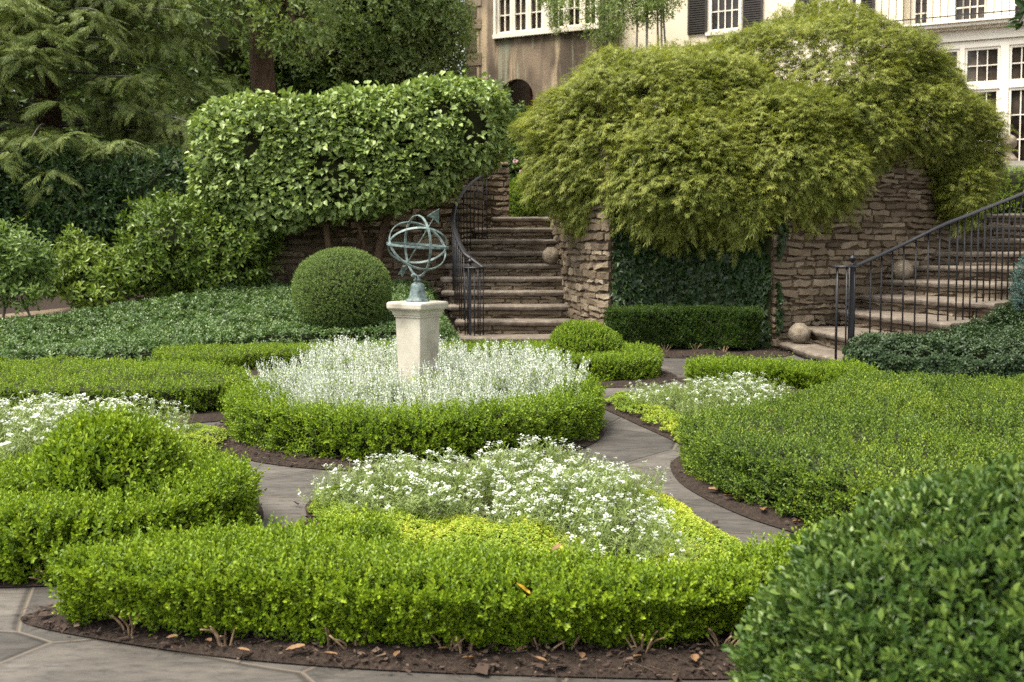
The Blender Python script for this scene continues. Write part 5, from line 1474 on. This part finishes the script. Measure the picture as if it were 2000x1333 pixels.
def brown_house():
    root = empty('stucco_house', (HO[0], HO[1], 1.6))
    ch = HouseChunk()
    s0, s1, zb, zt = -0.80, 2.95, 1.6, 8.6
    ac, ar, az = 0.52, 0.43, 4.76                          # arch centre, radius, springing height
    win = (0.0, 2.56, 6.26, 7.95)
    panel_with_holes(ch, s0, s1, zb, zt, [(ac - ar, ac + ar, zb, az + ar), win])
    n = 14
    for sgn in (-1, 1):                                    # spandrels of the arch
        for i in range(n):
            a0, a1 = math.pi / 2 * i / n, math.pi / 2 * (i + 1) / n
            x0, x1 = ac + sgn * ar * math.cos(a0), ac + sgn * ar * math.cos(a1)
            zA, zB = az + ar * math.sin(a0), az + ar * math.sin(a1)
            V = []
            for t in (0.0, 0.3): V += [(x0, t, zA), (x1, t, zB), (x1, t, az + ar), (x0, t, az + ar)]
            ch.add(V, [(0, 1, 2, 3), (7, 6, 5, 4), (1, 0, 4, 5), (3, 2, 6, 7)])
    ch.box(s0, s0 + 0.3, 0.3, 8.0, zb, zt); ch.box(s1 - 0.3, s1, 0.3, 2.0, zb, zt)
    ch.build('wall', 'stucco', root)
    ch = HouseChunk(); ch.box(s0 + .3, s1 - .3, 1.9, 2.0, zb, zt); ch.box(ac + 0.10, ac + ar + .6, 0.9, 1.0, zb, az + 1)
    ch.build('passage', 'interior', root)
    ch = HouseChunk(); ch.box(ac + 0.17, ac + ar + .1, 0.42, 0.47, zb + .6, az + .7); ch.build('door', 'woodred', root)
    # corner stones
    ch = HouseChunk(); r = np.random.default_rng(5); z = 2.0
    while z < 7.4:
        h = r.uniform(0.24, 0.34); w = r.choice([0.26, 0.40])
        ch.box(s0 - 0.02, s0 + w, -0.022, 0.2, z, z + h - 0.02, T=r.random()); z += h
    ch.build('quoins', 'wall', root)
    # long casement window in a cream frame
    f = HouseChunk()
    f.box(win[0] - .06, win[1] + .06, -0.10, 0.05, 6.16, 6.26); f.box(win[0] - .05, win[0], -0.07, 0.05, 6.26, 7.95); f.box(win[1], win[1] + .05, -0.07, 0.05, 6.26, 7.95); f.box(1.22, 1.38, -0.05, 0.06, 6.26, 7.95)
    f.build('window_frame', 'trim', root)
    e = [0.0, 0.41, 0.82, 1.22]
    for a, b in zip(e[:-1], e[1:]): window(root, a + .004, b - .004, 6.262, 7.94, 2, 4, t=0.05, fw=.06, mw=.024)
    e = [1.38, 1.77, 2.17, 2.556]
    for a, b in zip(e[:-1], e[1:]): window(root, a + .004, b - .004, 6.262, 7.94, 2, 4, t=0.05, fw=.06, mw=.024)
    tag(root, 'weathered brown stucco house end with a long casement window above an arched passage', 'house')
brown_house()

def cream_house():
    p = HO + HU * 5.8 + HV * 0.3
    root = empty('cream_house', (p[0], p[1], 1.6))
    ch = HouseChunk()
    wins = [(5.02, 5.74, 5.92, 7.6), (7.35, 8.0, 5.92, 7.6)]
    panel_with_holes(ch, 2.96, 9.0, 1.6, 9.0, wins, 0.34, 0.64)
    ch.box(2.96, 9.0, 1.2, 1.3, 1.6, 9.0)
    # the wing's upper wall is set back behind the balcony
    bal = [(9.15, 9.50, 5.62, 7.6), (9.92, 10.58, 5.62, 7.8), (11.0, 11.4, 5.62, 7.6)]
    panel_with_holes(ch, 8.98, 16.0, 5.61, 9.0, bal, 0.90, 1.2)
    ch.build('wall', 'cream', root)
    for (a, b, c, d) in wins:
        w = window(root, a + .004, b - .004, c + .004, d - .004, 4 if b - a > .7 else 3, 4, t=0.36, fw=.06)
        for x0, x1 in ((a - .46, a - .03), (b + .03, b + .46)):
            sh = HouseChunk()
            sh.box(x0, x0 + .04, .28, .338, c, d); sh.box(x1 - .04, x1, .28, .338, c, d); sh.box(x0 + .04, x1 - .04, .32, .336, c, d)
            z = c + .02
            while z < d - .03: sh.box(x0 + .04, x1 - .04, .288, .318, z, z + .028); z += .05
            sh.build('shutter', 'shutter', root)
        sl = HouseChunk(); sl.box(a - .05, b + .05, .24, .44, c - .07, c - .002); sl.build('sill', 'trim', root)
    for (a, b, c, d) in bal: window(root, a + .004, b - .004, c + .004, d - .004, 4 if b - a > .6 else 2, 5, t=0.95, fw=.06, name='balcony_door')
    # bay of glazed doors with transoms
    wing = HouseChunk()
    wing.box(8.98, 16.0, 0.86, 0.96, 1.6, 5.605)
    posts = [(8.98, 9.05), (9.48, 9.57), (10.09, 10.18), (10.81, 10.96), (11.57, 11.67), (12.3, 12.4), (13.1, 13.25), (14.0, 14.1)]
    for a, b in posts: wing.box(a, b, -0.02, 0.12, 1.6, 5.15)
    wing.box(8.98, 16.0, -0.015, 0.12, 4.285, 4.40); wing.box(8.98, 16.0, -0.012, 0.12, 5.10, 5.22)
    wing.box(8.98, 16.0, 0.0, 0.12, 5.22, 5.45); wing.box(8.98, 16.0, -0.06, 0.12, 5.24, 5.29); wing.box(8.98, 16.0, -0.10, 0.12, 5.452, 5.50); wing.box(8.98, 16.0, -0.22, 0.9, 5.50, 5.56); wing.box(8.98, 16.0, -0.27, 0.9, 5.562, 5.605)
    wing.build('bay_frame', 'trim', root)
    for (a0, a), (b, b1) in zip(posts[:-1], posts[1:]):
        nx = 3 if b - a > .55 else 2
        window(root, a + .003, b - .003, 4.402, 5.098, nx, 2, t=0.05, fw=.045, mw=.02, name='transom')
        window(root, a + .003, b - .003, 2.3, 4.283, nx, 4, t=0.05, fw=.05, mw=.02, name='glazed_door')
    tag(root, 'cream house with shuttered window, glazed garden doors and an upper balcony', 'house')
    # balcony railing
    rr = empty('balcony_rail', tuple(HO + HU * 9.0) + (5.6,))
    for z in (5.70, 6.52):
        c = HouseChunk(); c.box(8.35, 16.0, -0.20, -0.18, z, z + .022); c.build('rail', 'iron', rr)
    s = 8.37
    while s < 13.5:
        c = HouseChunk(); c.box(s, s + .014, -.197, -.183, 5.607, 6.53); c.build('baluster', 'iron', rr); s += 0.135
    tag(rr, 'thin black iron railing along the upper balcony of the cream house', 'railing')
cream_house()

def downpipe():
    c = HouseChunk(); c.tube([(8.16, 0.24, 1.7), (8.16, 0.24, 5.0), (8.16, 0.24, 9.0)], 0.05, 10)
    tag(c.build('downpipe', 'trim', None, True), 'painted rain pipe on the cream wall left of the balcony', 'downpipe')
downpipe()

def finial_wall():
    p = np.array([8.42, 17.0])
    ch = Chunk(); ch.box(7.95, 12.0, 16.85, 17.15, 1.7, 2.58); ch.box(7.90, 12.0, 16.80, 17.2, 2.58, 2.66); ch.box(8.20, 8.64, 16.78, 17.22, 1.7, 2.575)
    tag(ch.build('parapet', 'limestone'), 'low pale stone parapet before the cream house at the right edge', 'wall')
    ch = Chunk()
    th = np.linspace(-1.25, math.pi / 2, 18)
    prof = [(0, 0), (0.16, 0), (0.16, 0.04), (0.13, 0.06), (0.10, 0.10), (0.062, 0.15), (0.055, 0.18), (0.07, 0.20)] + [(0.135 * math.cos(t), 0.325 + 0.135 * math.sin(t)) for t in th]
    ch.lathe(prof, (p[0], p[1], 2.66), 32)
    tag(ch.build('ball_finial', 'ballstone', None, True), 'grey stone ball finial on the parapet before the glazed doors', 'finial')
finial_wall()

# small trees against the house
def house_tree(label, s, z0, blobs, n, seed, stems):
    root = empty('small_tree', tuple(HO + HU * s - HV * 0.9) + (1.6,))
    for ds, lean in stems:
        c = Chunk(); a = HO + HU * (s + ds) - HV * 0.9; b = HO + HU * (s + ds + lean) - HV * 0.9
        limb(c, (a[0], a[1], 1.6), (b[0], b[1], 7.6), 0.030, 0.018, 0.015); c.build('trunk', 'grey_bark', root, True)
    B = []
    for (bs, bz, rs, rz) in blobs:
        q = HO + HU * bs - HV * 0.9; B.append(((q[0], q[1], bz), (rs, 0.5, rz), 2.0))
    P, N = blob_points(B, n, 0.3, -9, 0.5, 0.05, seed, 0.18, 2)
    ch = Chunk(); m = len(P)
    scatter(ch, [TLEAF], P, unit(N + rng.normal(0, .6, (m, 3))), rnd_dir(m), 0.075 * rng.uniform(.7, 1.3, m), 0.5 + rng.normal(0, .14, m))
    ch.build('crown', ['tree', 'twig'], root)
    tag(root, label, 'tree', 'small trees against the house')
house_tree('slim multi stemmed tree at the corner of the brown stucco wall', 3.05, 1.6, [(3.0, 6.0, 0.36, 0.6), (2.9, 6.9, .6, .6), (3.25, 6.2, .36, .5), (1.75, 6.9, .42, .35), (1.95, 6.35, .20, .42)], 1300, 91, [(-.1, .05), (.05, .1), (.2, -.05)])
house_tree('dense small tree on bare stems before the cream wall left of the shutters', 4.0, 1.6, [(3.95, 6.35, 0.55, 0.42), (4.3, 6.6, .50, .45), (3.8, 6.9, .75, .5)], 1500, 92, [(-.22, .02), (-.1, .1), (.02, -.06), (.14, .05), (.26, .1), (.36, -.03)])

# tree overhead at the right, mostly out of the frame: one twig hangs into the picture and its crown shades the right side
def overhang():
    root = empty('overhanging_tree', (4.0, 2.6, 0))
    c = Chunk(); limb(c, (4.0, 2.6, -0.05), (3.7, 3.2, 4.6), 0.16, 0.10, 0.03, seg=12)
    c.build('trunk', 'grey_bark', root, True)
    c = Chunk()
    for q in [(2.6, 4.4, 4.8), (4.8, 6.0, 5.6), (6.6, 8.6, 6.6), (8.0, 11.0, 7.4), (3.4, 5.0, 5.0)]: limb(c, (3.7, 3.2, 4.4), q, 0.07, 0.03, 0.1)
    tw = np.array([(2.6, 3.6, 4.4), (2.1, 3.1, 3.2), (1.72, 2.95, 2.35), (1.53, 2.9, 1.98), (1.45, 2.88, 1.84)])
    c.tube(smooth_poly([(3.7, 3.2, 4.4)] + [tuple(p) for p in tw], 4, False), np.linspace(0.03, 0.002, 21), 6)
    tw2 = smooth_poly([(1.60, 2.92, 2.10), (1.50, 2.9, 1.98), (1.44, 2.88, 1.93)], 4, False); c.tube(tw2, np.linspace(0.003, 0.001, len(tw2)), 5)
    c.build('limbs', 'grey_bark', root, True)
    ch = Chunk()
    P, Y = [], []
    line = smooth_poly([tuple(p) for p in tw], 8, False)
    for p in list(line[12:]) + list(tw2):
        for k in range(2):
            P.append(p + rng.normal(0, 0.004, 3)); Y.append(rng.normal(0, 0.8, 3) + [-0.7, 0, -0.25])
    P = np.array(P); m = len(P)
    scatter(ch, [leaf6(1, 0.48, 0.15, 0.15)], P, np.array(Y), rnd_dir(m) + [0, -0.3, 0.5], 0.055 * rng.uniform(.6, 1.15, m), 0.45 + rng.normal(0, .12, m))
    B = [((3.4, 4.0, 4.7), (1.5, 1.6, 0.7), 2), ((4.8, 6.0, 5.6), (2.0, 1.9, 0.8), 2), ((6.6, 8.6, 6.6), (2.5, 2.4, 0.9), 2), ((8.0, 11.0, 7.4), (2.4, 2.0, 0.9), 2)]
    P, N = blob_points(B, 9000, 0.3, -9, 1.0, 0, 95, 0.15)
    m = len(P)
    scatter(ch, [TLEAF], P, unit(N + rng.normal(0, .6, (m, 3))), rnd_dir(m), 0.15, 0.5)
    ch.build('foliage', ['camellia_dark'], root)
    tag(root, 'dark glossy leaved twig of an overhanging tree in the upper right corner', 'tree')
overhang()

# ================================================================== FALLEN LEAVES
def fallen_leaf(mat, L, Wd, curl, seed):
    r = np.random.default_rng(seed); nu, nv = 9, 5
    G = np.zeros((nu, nv, 3))
    for i, u in enumerate(np.linspace(0, 1, nu)):
        w = Wd * math.sin(math.pi * min(1, u * 0.92 + 0.06)) ** 0.8
        for j, v in enumerate(np.linspace(-0.5, 0.5, nv)):
            G[i, j] = (w * v, (u - 0.5) * L, abs(v) * w * curl + 0.10 * L * (u - 0.5) ** 2 * 4 * curl + r.normal(0, 0.0006))
    ch = Chunk(); ch.grid(G)
    return ch.build('fallen_leaf', mat, None, True)
proto = fallen_leaf('dead', 0.055, 0.026, 0.7, 1)
mulch_spots = [(-1.02, 2.93, .028), (-0.78, 2.83, .03), (-0.52, 2.80, .03), (-0.33, 2.80, .03), (-0.12, 2.77, .03), (0.08, 2.76, .032), (0.36, 2.78, .03), (0.52, 2.77, .03), (0.70, 2.76, .03), (-0.9, 2.90, .03), (-0.63, 2.84, .03), (0.2, 2.79, .03), (-0.2, 2.84, .03), (0.03, 2.84, .03)]
for i, (x, y, z) in enumerate(mulch_spots):
    o = proto if i == 0 else proto.copy()
    if i: COL.objects.link(o)
    o.location = (x, y, z + 0.004); o.rotation_euler = (random.uniform(-.3, .3), random.uniform(-.3, .3), random.uniform(0, 6.28)); o.scale = [random.uniform(.6, 1.1)] * 3
    tag(o, 'dry brown leaf lying on the mulch before the front hedge', 'leaf', 'dry leaves on the front mulch')
for i, (x, y, z) in enumerate([(1.02, 4.62, .03), (1.06, 4.58, .03), (1.12, 4.38, .03), (0.97, 4.75, .03), (1.22, 4.18, .03)]):
    o = proto.copy(); COL.objects.link(o); o.location = (x, y, z + .004); o.rotation_euler = (0.1, 0.2, random.uniform(0, 6.28)); o.scale = [random.uniform(.8, 1.2)] * 3
    tag(o, 'tan leaf lying on the mulch strip beside the path and the wide hedge', 'leaf', 'dry leaves beside the right path')
for i, (x, y) in enumerate([(2.55, 5.5), (2.35, 4.5), (3.0, 4.6), (2.7, 5.0), (3.3, 5.2)]):
    o = proto.copy(); COL.objects.link(o); o.location = (x, y, 0.315); o.rotation_euler = (0.3, 0.2, random.uniform(0, 6.28))
    tag(o, 'tan fallen leaf caught on top of the wide dull green hedge', 'leaf', 'tan leaves caught on the wide hedge')
o = proto.copy(); COL.objects.link(o); o.location = (0.14, 3.0, 0.285); o.rotation_euler = (0.5, 0.1, -1.1)
tag(o, 'brown leaf caught on the top of the bright front hedge', 'leaf')
yl = fallen_leaf('yellow', 0.05, 0.025, 0.5, 3)
yl.location = (0.03, 2.815, 0.22); yl.rotation_euler = (0.6, 0.1, 1.3)
tag(yl, 'yellow leaf caught in the upper front face of the front hedge', 'leaf')
o = yl.copy(); COL.objects.link(o); o.location = (1.42, 5.45, 0.30); o.rotation_euler = (0.5, 0.2, 1.9)
tag(o, 'yellow leaf lying on the wide dull green hedge', 'leaf')
